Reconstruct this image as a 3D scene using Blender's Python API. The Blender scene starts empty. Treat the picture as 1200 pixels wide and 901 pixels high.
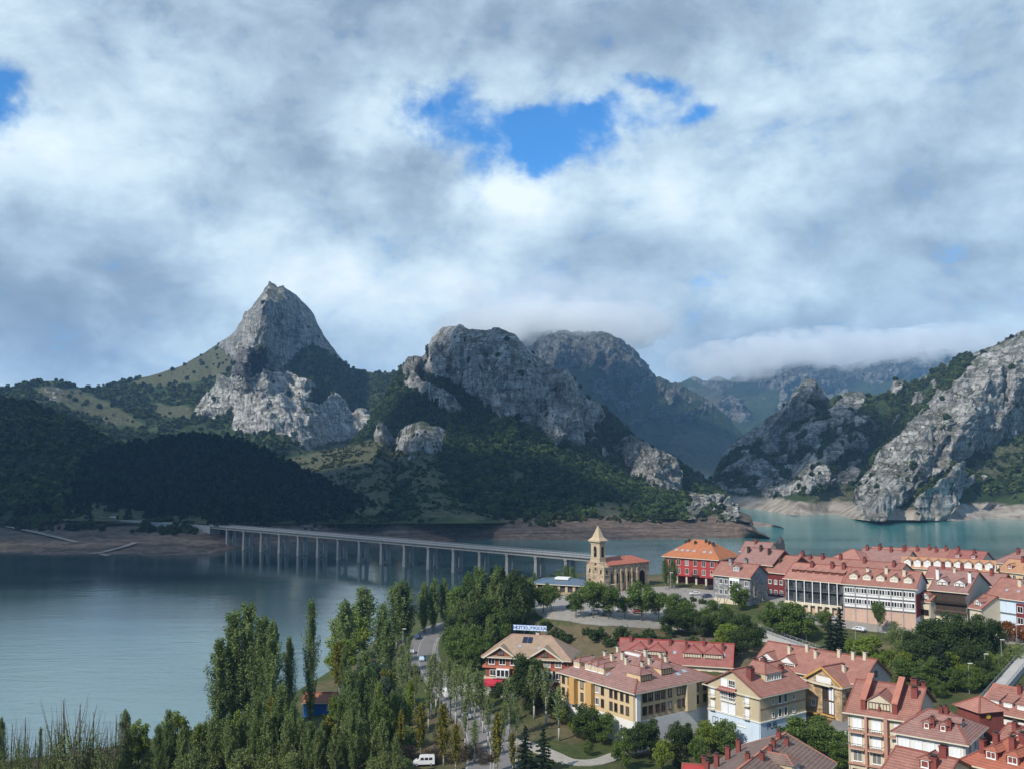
import bpy, math, random
import numpy as np
from mathutils import Vector, Matrix
R = math.radians
sc = bpy.context.scene
col = sc.collection
random.seed(7)
rng = np.random.default_rng(11)

# ------------------------------------------------------------------ camera
F, CX, CY, PITCH, HC = 1152.0, 600.0, 450.5, R(3.75), 80.0
cd = bpy.data.cameras.new('camera'); cam = bpy.data.objects.new('camera', cd); col.objects.link(cam)
cd.sensor_width = 36.0; cd.lens = 36.0*F/1200.0; cd.clip_start = 1.0; cd.clip_end = 60000.0
cam.location = (0, 0, HC); cam.rotation_euler = (R(90)+PITCH, 0, 0)
sc.camera = cam
CP, SP = math.cos(PITCH), math.sin(PITCH)

def ray(px, py):
    u = (px-CX)/F; v = (CY-py)/F
    return u, CP-v*SP, SP+v*CP
def at_z(px, py, z=0.0):
    x, y, d = ray(px, py); t = (z-HC)/d
    return Vector((x*t, y*t, z))
def at_y(px, py, Y):
    x, y, d = ray(px, py); t = Y/y
    return Vector((x*t, Y, HC+d*t))

# ------------------------------------------------------------------ sky and sun
SUN_AZ, SUN_EL = math.atan2(-0.69, -0.72), R(40)       # measured clockwise from +Y
sun_dir = Vector((math.sin(SUN_AZ)*math.cos(SUN_EL), math.cos(SUN_AZ)*math.cos(SUN_EL), math.sin(SUN_EL)))
world = bpy.data.worlds.new('World'); sc.world = world; world.use_nodes = True
def build_world():
    nt = world.node_tree; N = nt.nodes; L = nt.links; N.clear()
    out = N.new('ShaderNodeOutputWorld'); bg = N.new('ShaderNodeBackground')
    bg.inputs['Strength'].default_value = 0.1
    L.new(bg.outputs[0], out.inputs[0])
    sky = N.new('ShaderNodeTexSky'); sky.sky_type = 'NISHITA'; sky.sun_disc = False
    sky.sun_elevation = SUN_EL; sky.sun_rotation = SUN_AZ % (2*math.pi)
    sky.altitude = 1100; sky.air_density = 1.0; sky.dust_density = 0.3; sky.ozone_density = 2.0
    def mth(op, a, b=None, c=None, clamp=False):
        m = N.new('ShaderNodeMath'); m.operation = op; m.use_clamp = clamp
        for i, v in enumerate((a, b, c)):
            if v is None: continue
            if isinstance(v, (int, float)): m.inputs[i].default_value = v
            else: L.new(v, m.inputs[i])
        return m.outputs[0]
    def vec(op, a, b=None):
        m = N.new('ShaderNodeVectorMath'); m.operation = op
        for i, v in enumerate((a, b)):
            if v is None: continue
            if isinstance(v, (tuple, list)): m.inputs[i].default_value = v
            else: L.new(v, m.inputs[i])
        return m
    tc = N.new('ShaderNodeTexCoord'); g = tc.outputs['Generated']
    sep = N.new('ShaderNodeSeparateXYZ'); L.new(g, sep.inputs[0])
    az = mth('ARCTAN2', sep.outputs[0], sep.outputs[1]); el = mth('ARCSINE', sep.outputs[2])
    comb = N.new('ShaderNodeCombineXYZ'); L.new(az, comb.inputs[0]); L.new(mth('MULTIPLY', el, 1.0), comb.inputs[1])
    def noise(vecsock, scale, detail, rough, off=(0,0,0), sc3=(1,1,1), dist=0.0):
        mp = N.new('ShaderNodeMapping'); mp.inputs['Location'].default_value = off; mp.inputs['Scale'].default_value = sc3
        L.new(vecsock, mp.inputs[0])
        n = N.new('ShaderNodeTexNoise'); n.inputs['Scale'].default_value = scale; n.inputs['Detail'].default_value = detail
        n.inputs['Roughness'].default_value = rough; n.inputs['Distortion'].default_value = dist
        L.new(mp.outputs[0], n.inputs['Vector']); return n
    # ragged edges: the cloud masses are warped by noise
    w = noise(g, 9.0, 5, 0.6, (3.1,0,0))
    wv = vec('SCALE', vec('SUBTRACT', w.outputs['Color'], (0.5,0.5,0.5)).outputs[0]); wv.inputs['Scale'].default_value = 0.10
    pos = vec('ADD', comb.outputs[0], wv.outputs[0]).outputs[0]
    def blobs(lst):
        acc = None
        for (px, py, sx, sy, a) in lst:
            x, y, z = ray(px, py); A = math.atan2(x, y); E = math.asin(z/math.sqrt(x*x+y*y+z*z))
            d = vec('SUBTRACT', pos, (A, E, 0)).outputs[0]
            d = vec('MULTIPLY', d, (F/sx, F/sy, 0)).outputs[0]
            q = vec('DOT_PRODUCT', d, d).outputs['Value']
            e = mth('POWER', 2.718, mth('MULTIPLY', q, -1.0))
            acc = mth('MULTIPLY_ADD', e, a, acc if acc is not None else 0.0)
        return acc
    gaps = blobs(SKY_GAPS); light = blobs(SKY_LIGHT)
    n1 = noise(g, 4.2, 8, 0.56, (0.3,0.1,0.2), (1,1,1.7)).outputs['Fac']
    n2 = noise(g, 11.0, 7, 0.58, (1.7,0.4,0.9), (1,1,1.5), 0.3).outputs['Fac']
    n3 = noise(g, 22.0, 7, 0.62, (0.7,2.4,0.1), (1,1,1.4)).outputs['Fac']
    # cover: 1 = cloud, 0 = clear
    cv = mth('ADD', mth('MULTIPLY', gaps, -1.5), mth('ADD', mth('ADD', mth('MULTIPLY', mth('SUBTRACT', n2, 0.5), 2.2), mth('MULTIPLY', mth('SUBTRACT', n3, 0.5), 2.6)), 1.28))
    # unseen sky behind and overhead opened to blue, to deepen and cool the shadows
    op = N.new('ShaderNodeMapRange'); op.interpolation_type = 'SMOOTHSTEP'; op.inputs['From Min'].default_value = 0.75; op.inputs['From Max'].default_value = 1.5
    L.new(mth('MAXIMUM', mth('ABSOLUTE', az), mth('MULTIPLY', el, 1.25)), op.inputs['Value'])
    cv = mth('SUBTRACT', cv, mth('MULTIPLY', op.outputs[0], 0.95))
    ss = N.new('ShaderNodeMapRange'); ss.interpolation_type = 'SMOOTHSTEP'
    ss.inputs['From Min'].default_value = -0.4; ss.inputs['From Max'].default_value = 1.1; L.new(cv, ss.inputs['Value'])
    # brightness of the cloud mass
    b = mth('ADD', mth('MULTIPLY', mth('SUBTRACT', n1, 0.5), 1.15), mth('MULTIPLY', mth('SUBTRACT', n2, 0.5), 0.8))
    b = mth('ADD', b, mth('MULTIPLY', mth('SUBTRACT', n3, 0.5), 0.26))
    b = mth('ADD', mth('ADD', b, light), 0.5)
    rp = N.new('ShaderNodeValToRGB'); L.new(b, rp.inputs[0]); cr = rp.color_ramp
    pts = [(0.0,(2.2,3.0,4.1)), (0.28,(3.2,4.25,5.55)), (0.5,(5.0,6.5,7.9)), (0.72,(7.3,9.0,10.1)), (1.0,(9.8,11.0,11.6))]
    cr.elements[0].position = 0.0; cr.elements[1].position = 1.0
    while len(cr.elements) < len(pts): cr.elements.new(0.5)
    for e, (p, c) in zip(cr.elements, pts):
        e.position = p; e.color = tuple(v/13.0 for v in c)+(1,)
    scl = vec('SCALE', rp.outputs[0]); scl.inputs['Scale'].default_value = 13.0
    blue = N.new('ShaderNodeMix'); blue.data_type = 'RGBA'; blue.blend_type = 'MULTIPLY'; blue.inputs[0].default_value = 1.0
    L.new(sky.outputs[0], blue.inputs[6]); blue.inputs[7].default_value = (0.5, 1.25, 1.85, 1)
    mx = N.new('ShaderNodeMix'); mx.data_type = 'RGBA'
    L.new(ss.outputs[0], mx.inputs[0]); L.new(blue.outputs[2], mx.inputs[6]); L.new(scl.outputs[0], mx.inputs[7])
    L.new(mx.outputs[2], bg.inputs['Color'])
SKY_GAPS = [(605,155,88,30,1.2), (500,120,34,32,1.05), (700,138,62,20,0.9), (770,97,38,13,1.0), (805,127,28,14,0.85), (4,122,26,36,1.2), (640,165,50,24,0.6)]
SKY_LIGHT = [(600,222,55,30,0.42), (445,150,50,45,0.28), (450,335,150,40,0.22), (770,225,60,45,0.20), (1010,110,120,80,0.16),
             (90,195,110,50,0.20), (160,60,120,40,0.10), (860,345,60,35,0.26), (950,250,120,60,0.10), (560,330,70,40,0.10),
             (360,215,130,60,-0.24), (620,25,220,45,-0.17), (485,205,50,45,-0.22), (130,330,150,55,-0.17), (30,390,120,50,-0.12),
             (1120,190,120,80,-0.14), (300,20,200,30,-0.08), (640,320,120,50,-0.08), (930,410,120,40,-0.10), (1150,330,120,60,-0.10), (560,225,40,45,-0.10)]
build_world()
world.cycles.sampling_method = 'MANUAL'; world.cycles.sample_map_resolution = 512
sd = bpy.data.lights.new('sun', 'SUN'); sd.energy = 5.0; sd.angle = R(0.53); sd.color = (1.0, 0.93, 0.82)
sun = bpy.data.objects.new('sun', sd); col.objects.link(sun)
sun.rotation_euler = sun_dir.to_track_quat('Z', 'Y').to_euler()
sc.view_settings.view_transform = 'Standard'; sc.view_settings.look = 'None'
sc.view_settings.exposure = 0.0; sc.view_settings.gamma = 1.0; sc.view_settings.use_curve_mapping = False
sc.cycles.use_denoising = True
sc.cycles.max_bounces = 14; sc.cycles.transparent_max_bounces = 16; sc.cycles.volume_bounces = 12
sc.cycles.diffuse_bounces = 2; sc.cycles.glossy_bounces = 3

# ------------------------------------------------------------------ helpers
_grad = rng.normal(size=(256,3)); _grad /= np.linalg.norm(_grad, axis=1)[:,None]
_perm = rng.permutation(256); _perm = np.concatenate([_perm,_perm,_perm])
def pnoise(x, y, z):
    xi = np.floor(x).astype(np.int64); yi = np.floor(y).astype(np.int64); zi = np.floor(z).astype(np.int64)
    fx, fy, fz = x-xi, y-yi, z-zi
    u = fx*fx*fx*(fx*(fx*6-15)+10); v = fy*fy*fy*(fy*(fy*6-15)+10); w = fz*fz*fz*(fz*(fz*6-15)+10)
    xi &= 255; yi &= 255; zi &= 255
    r = np.zeros_like(fx)
    for i in (0,1):
        wx = u if i else 1-u
        for j in (0,1):
            wy = v if j else 1-v
            for k in (0,1):
                wz = w if k else 1-w
                g = _grad[_perm[_perm[_perm[(xi+i)&255]+((yi+j)&255)]+((zi+k)&255)]]
                r += wx*wy*wz*(g[...,0]*(fx-i)+g[...,1]*(fy-j)+g[...,2]*(fz-k))
    return r*1.5
def fbm(x, y, z, oct=5, gain=0.5, ridged=False):
    a, f, s, t = 1.0, 1.0, 0.0, 0.0
    for o in range(oct):
        n = pnoise(x*f+17.3*o, y*f-9.1*o, z*f+3.7*o)
        if ridged: n = 1-2*np.abs(n)*1.3
        s = s+a*n; t += a; a *= gain; f *= 2.03
    return s/t
def in_poly(px, py, poly):
    inside = np.zeros(px.shape, bool); n = len(poly)
    for i in range(n):
        x1,y1 = poly[i]; x2,y2 = poly[(i+1)%n]
        if y1 == y2: continue
        c = ((y1 > py) != (y2 > py)) & (px < (x2-x1)*(py-y1)/(y2-y1)+x1)
        inside ^= c
    return inside
def np_mesh(name, V, quads, mats=(), parent=None, smooth=True, uvs=None, mat_idx=None):
    me = bpy.data.meshes.new(name); V = np.asarray(V, np.float32); Q = np.asarray(quads, np.int32)
    k = Q.shape[1]
    me.vertices.add(len(V)); me.vertices.foreach_set('co', V.ravel())
    me.loops.add(Q.size); me.loops.foreach_set('vertex_index', Q.ravel())
    me.polygons.add(len(Q)); me.polygons.foreach_set('loop_start', np.arange(0, Q.size, k, dtype=np.int32))
    if mat_idx is not None: me.polygons.foreach_set('material_index', np.asarray(mat_idx, np.int32))
    me.polygons.foreach_set('use_smooth', np.full(len(Q), smooth))
    me.update(calc_edges=True)
    for m in mats: me.materials.append(m)
    o = bpy.data.objects.new(name, me); col.objects.link(o)
    if parent: o.parent = parent
    return o
def grid_quads(nv, nu):
    i = np.arange(nv*nu).reshape(nv, nu)
    return np.stack([i[:-1,:-1].ravel(), i[:-1,1:].ravel(), i[1:,1:].ravel(), i[1:,:-1].ravel()], 1)
def attr(o, name, vals):
    a = o.data.attributes.new(name, 'FLOAT', 'POINT'); a.data.foreach_set('value', np.asarray(vals, np.float32).ravel())
def tag(o, label=None, cat=None, group=None, kind=None):
    if label: o['label'] = label
    if cat: o['category'] = cat
    if group: o['group'] = group
    if kind: o['kind'] = kind
    return o

# ------------------------------------------------------------------ material helpers
class NT:
    def __init__(s, name):
        s.m = bpy.data.materials.new(name); s.m.use_nodes = True; s.t = s.m.node_tree; s.N = s.t.nodes; s.L = s.t.links
        s.b = s.N['Principled BSDF']; s.out = s.N['Material Output']
    def put(s, sock, v):
        if isinstance(v, (int, float)): sock.default_value = v
        elif isinstance(v, (tuple, list)): sock.default_value = tuple(v) if len(v) == len(sock.default_value) else tuple(v)+(1,)
        else: s.L.new(v, sock)
    def math(s, op, a, b=None, clamp=False):
        n = s.N.new('ShaderNodeMath'); n.operation = op; n.use_clamp = clamp; s.put(n.inputs[0], a)
        if b is not None: s.put(n.inputs[1], b)
        return n.outputs[0]
    def mix(s, f, a, b, mode='MIX'):
        n = s.N.new('ShaderNodeMix'); n.data_type = 'RGBA'; n.blend_type = mode
        s.put(n.inputs[0], f); s.put(n.inputs[6], a); s.put(n.inputs[7], b); return n.outputs[2]
    def coord(s, which='Object'):
        return s.N.new('ShaderNodeTexCoord').outputs[which]
    def pos(s):
        return s.N.new('ShaderNodeNewGeometry').outputs['Position']
    def mapping(s, v, scale=(1,1,1), loc=(0,0,0), rot=(0,0,0)):
        n = s.N.new('ShaderNodeMapping'); s.L.new(v, n.inputs[0])
        n.inputs['Scale'].default_value = scale; n.inputs['Location'].default_value = loc; n.inputs['Rotation'].default_value = rot
        return n.outputs[0]
    def noise(s, v, scale, detail=4, rough=0.55, dist=0.0, out='Fac'):
        n = s.N.new('ShaderNodeTexNoise'); s.L.new(v, n.inputs['Vector']); n.inputs['Scale'].default_value = scale
        n.inputs['Detail'].default_value = detail; n.inputs['Roughness'].default_value = rough; n.inputs['Distortion'].default_value = dist
        return n.outputs[out]
    def ramp(s, f, pts):
        n = s.N.new('ShaderNodeValToRGB'); s.put(n.inputs[0], f); cr = n.color_ramp
        while len(cr.elements) < len(pts): cr.elements.new(0.5)
        for e, (p, c) in zip(cr.elements, pts):
            e.position = p; e.color = (c,c,c,1) if isinstance(c, (int,float)) else tuple(c)+(1,)
        return n.outputs[0]
    def rng(s, v, a, b, c=0.0, d=1.0, smooth=False):
        n = s.N.new('ShaderNodeMapRange'); s.put(n.inputs[0], v)
        if smooth: n.interpolation_type = 'SMOOTHSTEP'
        for i, x in enumerate((a,b,c,d)): n.inputs[i+1].default_value = x
        return n.outputs[0]
    def attr(s, name):
        n = s.N.new('ShaderNodeAttribute'); n.attribute_name = name; return n.outputs['Fac']
    def bump(s, h, strength=0.3, dist=0.1):
        n = s.N.new('ShaderNodeBump'); s.L.new(h, n.inputs['Height']); n.inputs['Strength'].default_value = strength
        n.inputs['Distance'].default_value = dist; s.L.new(n.outputs[0], s.b.inputs['Normal'])
    def base(s, c, rough=0.8, spec=0.3, metal=0.0):
        s.put(s.b.inputs['Base Color'], c); s.put(s.b.inputs['Roughness'], rough)
        s.b.inputs['Specular IOR Level'].default_value = spec; s.b.inputs['Metallic'].default_value = metal
        return s.m
# ------------------------------------------------------------------ mountains, shores and lake
def mat_mountain():
    t = NT('mountainside'); P = t.pos()
    sp = t.N.new('ShaderNodeSeparateXYZ'); t.L.new(P, sp.inputs[0]); z = sp.outputs[2]
    n_big = t.noise(P, 0.006, 5, 0.6); n_mid = t.noise(P, 0.03, 6, 0.62); n_fin = t.noise(P, 0.16, 5, 0.65)
    streak = t.noise(t.mapping(P, (0.05,0.05,0.012)), 1.0, 6, 0.65, 0.6)
    crack = t.noise(t.mapping(P, (0.11,0.11,0.03), rot=(0.3,0.2,0.4)), 1.0, 6, 0.7, 1.0)
    rockc = t.ramp(t.math('ADD', t.math('MULTIPLY', streak, 0.6), t.math('MULTIPLY', n_fin, 0.4)), [(0.33,(0.085,0.09,0.086)), (0.41,(0.235,0.235,0.224)), (0.51,(0.415,0.405,0.38)), (0.63,(0.60,0.585,0.545))])
    rockc = t.mix(t.rng(crack, 0.38, 0.52, 0.85, 0.0), rockc, (0.045,0.05,0.04))
    bed = t.noise(t.mapping(P, (0.012,0.02,0.15), rot=(0.55,0.35,0.2)), 1.0, 4, 0.6, 0.8)
    rockc = t.mix(t.rng(bed, 0.42, 0.5, 0.6, 0.0), rockc, (0.085,0.085,0.075))
    rockc = t.mix(t.rng(n_mid, 0.55, 0.72, 0, 0.35), rockc, (0.24,0.2,0.15))
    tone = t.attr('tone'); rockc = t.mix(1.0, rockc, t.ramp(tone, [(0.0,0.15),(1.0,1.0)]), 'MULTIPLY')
    green = t.ramp(n_mid, [(0.3,(0.016,0.03,0.012)), (0.5,(0.032,0.052,0.018)), (0.7,(0.06,0.078,0.03))])
    mead = t.ramp(n_fin, [(0.3,(0.035,0.045,0.02)), (0.5,(0.075,0.08,0.042)), (0.7,(0.14,0.13,0.085))])
    veg = t.mix(t.rng(t.math('ADD', t.attr('meadow'), t.math('MULTIPLY', t.math('SUBTRACT', n_mid, 0.5), 1.6)), 0.3, 0.7), green, mead)
    # rock shows through where the mask and its ragged noise say so
    rk = t.math('ADD', t.attr('rock'), t.math('MULTIPLY', t.math('SUBTRACT', n_fin, 0.5), 0.9))
    rk = t.rng(rk, 0.42, 0.58, smooth=True)
    nrm = t.N.new('ShaderNodeSeparateXYZ'); t.L.new(t.N.new('ShaderNodeNewGeometry').outputs['Normal'], nrm.inputs[0])
    ledge = t.rng(t.math('ADD', nrm.outputs[2], t.math('MULTIPLY', t.math('SUBTRACT', n_mid, 0.5), 1.1)), 0.74, 0.95)
    tuft = t.rng(t.math('ADD', t.math('MULTIPLY', n_fin, 0.6), t.math('MULTIPLY', n_mid, 0.5)), 0.63, 0.68)
    rockc = t.mix(t.math('MULTIPLY', t.math('MAXIMUM', ledge, tuft), 0.85), rockc, t.mix(n_fin, (0.02,0.032,0.014), (0.075,0.075,0.035)))
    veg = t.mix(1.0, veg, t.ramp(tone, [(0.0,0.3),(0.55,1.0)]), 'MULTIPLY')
    c = t.mix(rk, veg, rockc)
    # bare drawdown belt above the water
    wz = t.N.new('ShaderNodeCombineXYZ'); t.L.new(t.math('MULTIPLY', n_big, 14.0), wz.inputs[2])
    va = t.N.new('ShaderNodeVectorMath'); t.L.new(P, va.inputs[0]); t.L.new(wz.outputs[0], va.inputs[1])
    strata = t.math('ADD', t.math('MULTIPLY', t.noise(t.mapping(va.outputs[0], (0.012,0.012,0.9)), 1.0, 5, 0.7), 0.6), t.math('MULTIPLY', n_fin, 0.4))
    soil = t.ramp(strata, [(0.38,(0.05,0.038,0.031)), (0.5,(0.115,0.084,0.065)), (0.62,(0.20,0.152,0.12))])
    pale = t.ramp(t.noise(P, 0.05, 6, 0.65), [(0.35,(0.17,0.14,0.11)), (0.6,(0.36,0.32,0.27))])
    soil = t.mix(t.attr('pale'), soil, pale)
    zz = t.math('ADD', z, t.math('MULTIPLY', t.math('SUBTRACT', n_mid, 0.5), 14.0))
    bank = t.math('SUBTRACT', t.attr('bank'), zz)
    c = t.mix(t.math('MULTIPLY', t.rng(bank, -1.0, 2.0), t.rng(rk, 0.0, 1.0, 1.0, 0.35)), c, soil)
    t.bump(t.math('ADD', t.math('MULTIPLY', crack, 1.0), t.math('MULTIPLY', n_fin, 0.6)), 0.55, 7.0)
    return t.base(c, 0.95, 0.1)
M_MOUNT = mat_mountain()

FOREST = {}       # stuff name -> lists of points and sizes
def ridge(name, crest, base, nu, rows, x0, x1, rocks=(), meadows=(), ribs=(), bank=14.0, pale=0.0, k_cliff=0.25,
          amp=(22.0, 5.0), back=(60,180,420,900), back_slope=0.75, seed=0, tone=0.72, darkrocks=(), ragged=5.0, mix_rock=None, crest_jag=0.0, bright=0, taper=0):
    px = np.linspace(x0, x1, nu)
    cx = np.array([c[0] for c in crest], float); cy = np.array([c[1] for c in crest], float)
    cdv = np.interp(cx, [c[0] for c in crest if len(c) > 2], [c[2] for c in crest if len(c) > 2])
    bx = np.array([b[0] for b in base], float); by = np.array([b[1] for b in base], float)
    bd = np.array([b[2] if len(b) > 2 else at_z(b[0], b[1], -3.0).y for b in base], float)
    yc = np.interp(px, cx, cy); Dc = np.interp(px, cx, cdv); yb = np.interp(px, bx, by); Db = np.interp(px, bx, bd)
    if crest_jag:
        zz0 = np.zeros_like(px); yc = yc + crest_jag*(fbm(px*0.06+seed, zz0, zz0, 4)+0.6*fbm(px*0.25+seed, zz0, zz0+3, 3))
    s = np.linspace(0, 1, rows)[:,None]
    PX = np.repeat(px[None,:], rows, 0); PY = yb+(yc-yb)*s
    D = Db+(Dc-Db)*s
    ww = fbm(PX*0.05+seed, PY*0.05, PX*0+seed, 4); w2 = fbm(PX*0.05+40+seed, PY*0.05, PX*0-seed, 4)
    QX = PX+ww*ragged*1.6; QY = PY+w2*ragged*1.6
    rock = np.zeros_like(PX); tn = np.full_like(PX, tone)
    for poly in list(rocks)+list(darkrocks):
        m = in_poly(QX, QY, poly)
        # a cliff: the face stays close to the depth of its own foot
        foot = np.where(m, D, 1e9).min(0); has = m.any(0)
        kk = np.array([1.0]); sm = foot.copy()
        sm = np.where(has, sm, np.nan)
        sh = np.where(m, (1-k_cliff)*(D-np.where(has, foot, 0)[None,:]), 0)
        D = D-sh
        rock = np.maximum(rock, m)
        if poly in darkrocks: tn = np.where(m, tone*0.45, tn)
        if bright and poly is rocks[0]: tn = np.where(m, 1.0, tn)  # sunlit look of the outcrop put into its paler rock tone
    for (xa, ya, xb, yb2, wd, am) in ribs:
        tt = np.clip((PY-ya)/max(1e-6, yb2-ya), 0, 1); xr = xa+(xb-xa)*tt
        fall = np.clip((PY-ya)/max(1.0, 0.25*(yb2-ya)), 0, 1)*np.clip(1.0-(PY-yb2)/40.0, 0, 1)
        D = D-am*np.maximum(0, 1-np.abs(PX-xr)/wd)*fall
    if mix_rock is not None:
        for (poly, thr) in mix_rock:
            m = in_poly(QX, QY, poly); nn = fbm(PX*0.045+seed*3, PY*0.07, PX*0, 5)
            rock = np.maximum(rock, m*(nn > thr))
    mead = np.zeros_like(PX)
    for poly in meadows: mead = np.maximum(mead, in_poly(QX, QY, poly)*1.0)
    u = (PX-CX)/F; v = (CY-PY)/F
    dy = CP-v*SP; dz = SP+v*CP; T = D/dy
    X = u*T; Y = D.copy(); Z = HC+dz*T
    # smooth the rock mask a little, then rough the surface
    rk = rock.copy()
    for _ in range(2):
        rk[1:-1,1:-1] = (rk[1:-1,1:-1]*2+rk[:-2,1:-1]+rk[2:,1:-1]+rk[1:-1,:-2]+rk[1:-1,2:])/6
    sc1 = 1/130.0
    r1 = fbm(X*sc1+seed, Y*sc1, Z*sc1*0.6, 6, 0.55, True)
    r2 = fbm(X/42.0+seed, Y/42.0, Z/36.0, 4, 0.6, True); r3 = fbm(X/55.0-seed, Y/55.0, Z/45.0+5, 5, 0.6)
    g1 = fbm(X/220.0-seed, Y/220.0, Z/220.0, 5, 0.5)
    etop = 0.2+0.8*np.clip((1-s)*7, 0, 1)
    dg = fbm((X+Z*0.5)/26.0+seed, Y/60.0, Z/90.0+seed, 4, 0.6, True)
    dsp = (rk*(amp[0]*1.35*(r1-0.2)+amp[0]*0.5*(r2-0.2)+amp[0]*0.3*(dg-0.2))+(1-rk)*amp[1]*(1.6*g1+0.7*fbm(X/38.0+seed, Y/38.0, Z/38.0, 4, 0.55)))*etop
    etop = 0.35+0.65*np.clip((1-s)*7, 0, 1)
    Y = Y-dsp*0.85; Z = Z+dsp*0.5*np.clip(s*8, 0, 1); X = X+etop*rk*amp[0]*0.9*r3
    rk[-10:] = np.maximum(rk[-10:], rk[-12])
    for _ in range(5): mead[1:-1,1:-1] = (mead[1:-1,1:-1]*2+mead[:-2,1:-1]+mead[2:,1:-1]+mead[1:-1,:-2]+mead[1:-1,2:])/6
    for i in range(int(rows*0.14), -1, -1): Y[i] = np.minimum(Y[i], Y[i+1])
    Vs = [np.stack([X,Y,Z], -1)]
    for b0 in back:
        b = b0*(np.clip((x1-px)/taper, 0.01, 1) if taper else 1.0)
        Y2 = Y[-1]+b; X2 = X[-1]*(1+b/np.maximum(Y[-1],1)); Z2 = Z[-1]-back_slope*b+amp[1]*fbm(X2/60, Y2/60, X2*0+seed, 4)
        Vs.append(np.stack([X2,Y2,Z2], -1)[None])
    nb = len(back); V = np.concatenate(Vs, 0)
    ext = lambda a: np.concatenate([a, np.repeat(a[-1:], nb, 0)], 0)
    o = np_mesh(name, V.reshape(-1,3), grid_quads(rows+nb, nu), (M_MOUNT,))
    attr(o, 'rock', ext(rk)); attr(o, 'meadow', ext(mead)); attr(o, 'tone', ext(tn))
    attr(o, 'bank', np.full((rows+nb)*nu, bank)); attr(o, 'pale', np.full((rows+nb)*nu, pale))
    tag(o, kind='structure')
    return dict(o=o, V=V, rk=ext(rk), mead=ext(mead), n=(rows, nu))

def scatter(r, n, size, key, zmin=18.0, mead_p=0.12, rock_p=0.02, seed=0, only=None, clump=0.0):
    if only is None: only = (-1e9, 1e9)
    g = np.random.default_rng(seed+5)
    V = r['V']; rows, nu = r['n']; A = V[:rows-1,:nu-1]; B = V[:rows-1,1:nu]; C = V[1:rows,:nu-1]; Dq = V[1:rows,1:nu]
    area = np.linalg.norm(np.cross(B-A, C-A), axis=-1)
    p = np.where(r['rk'][:rows-1,:nu-1] > 0.3, rock_p, 1.0)*np.where(r['mead'][:rows-1,:nu-1] > 0.3, mead_p, 1.0)
    zc = A[...,2]; p = p*np.clip((zc-zmin)/8.0, 0, 1)*((A[...,0] > only[0]) & (A[...,0] < only[1]))
    if clump:
        q = fbm(A[...,0]/45.0, A[...,1]/45.0, A[...,2]/45.0, 4); p = p*np.clip(0.35+q*clump, 0, None)
    w = (area*p).ravel(); w = w/w.sum()
    idx = g.choice(len(w), n, p=w); i, j = np.unravel_index(idx, (rows-1, nu-1))
    a, b = g.random((n,1)), g.random((n,1))
    P = A[i,j]*(1-a)*(1-b)+B[i,j]*a*(1-b)+C[i,j]*(1-a)*b+Dq[i,j]*a*b
    S = size*(0.35+1.15*g.random(n)**1.4); P[:,2] -= S*0.15
    FOREST.setdefault(key, []).append((P, S))

# --- far ranges, fading into the air
r_massif = ridge('far_mountain', [(520,440,4600),(560,412),(590,390),(630,389),(670,388),(705,390),(728,399),(745,412),(757,427),(770,442),(800,452,4300),(840,475),(880,520,3900)],
      [(520,590,2500),(880,590,2600)], 420, 190, 520, 880, rocks=[[(585,375),(700,366),(760,425),(765,440),(720,450),(690,425),(650,440),(620,415)]],
      mix_rock=[([(560,380),(840,440),(830,500),(700,500),(600,440)], 0.12)], meadows=[[(780,520),(820,500),(860,520),(850,560),(800,560)], [(760,440),(850,450),(850,470),(780,470)]],
      ribs=[(705,380,690,470,60,260),(640,384,700,520,70,200),(755,425,800,520,50,200),(660,390,640,480,30,150),(735,405,740,500,26,160)], amp=(60,22), seed=3, tone=0.2, bank=-60.0, crest_jag=5.0)  # low tone: cloud shade put into the massif's rock and greenery colour
r_range = ridge('far_range', [(740,470,6600),(790,452),(812,441),(826,447),(843,440),(852,446),(880,433),(905,428),(930,421),(960,424),(985,430),(1010,424),(1045,414),(1080,414),(1110,409),(1150,412),(1300,420),(1500,440,6600)],
      [(740,590,3300),(1500,590,3300)], 520, 150, 740, 1500, rocks=[[(800,436),(850,436),(930,418),(1010,420),(1110,404),(1180,420),(1100,440),(1000,450),(940,470),(880,448),(840,460)],
      [(838,480),(852,462),(866,468),(880,492),(840,495)]], mix_rock=[([(780,440),(1100,420),(1100,520),(800,520)], 0.15)],
      meadows=[[(780,520),(850,530),(850,570),(800,560)],[(780,455),(840,455),(860,490),(800,480)]], ribs=[(930,425,900,500,60,400),(1045,418,1000,500,70,400),(845,442,850,500,40,300)], amp=(75,25), seed=9, tone=0.32, bank=-60.0, crest_jag=1.5)
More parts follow.
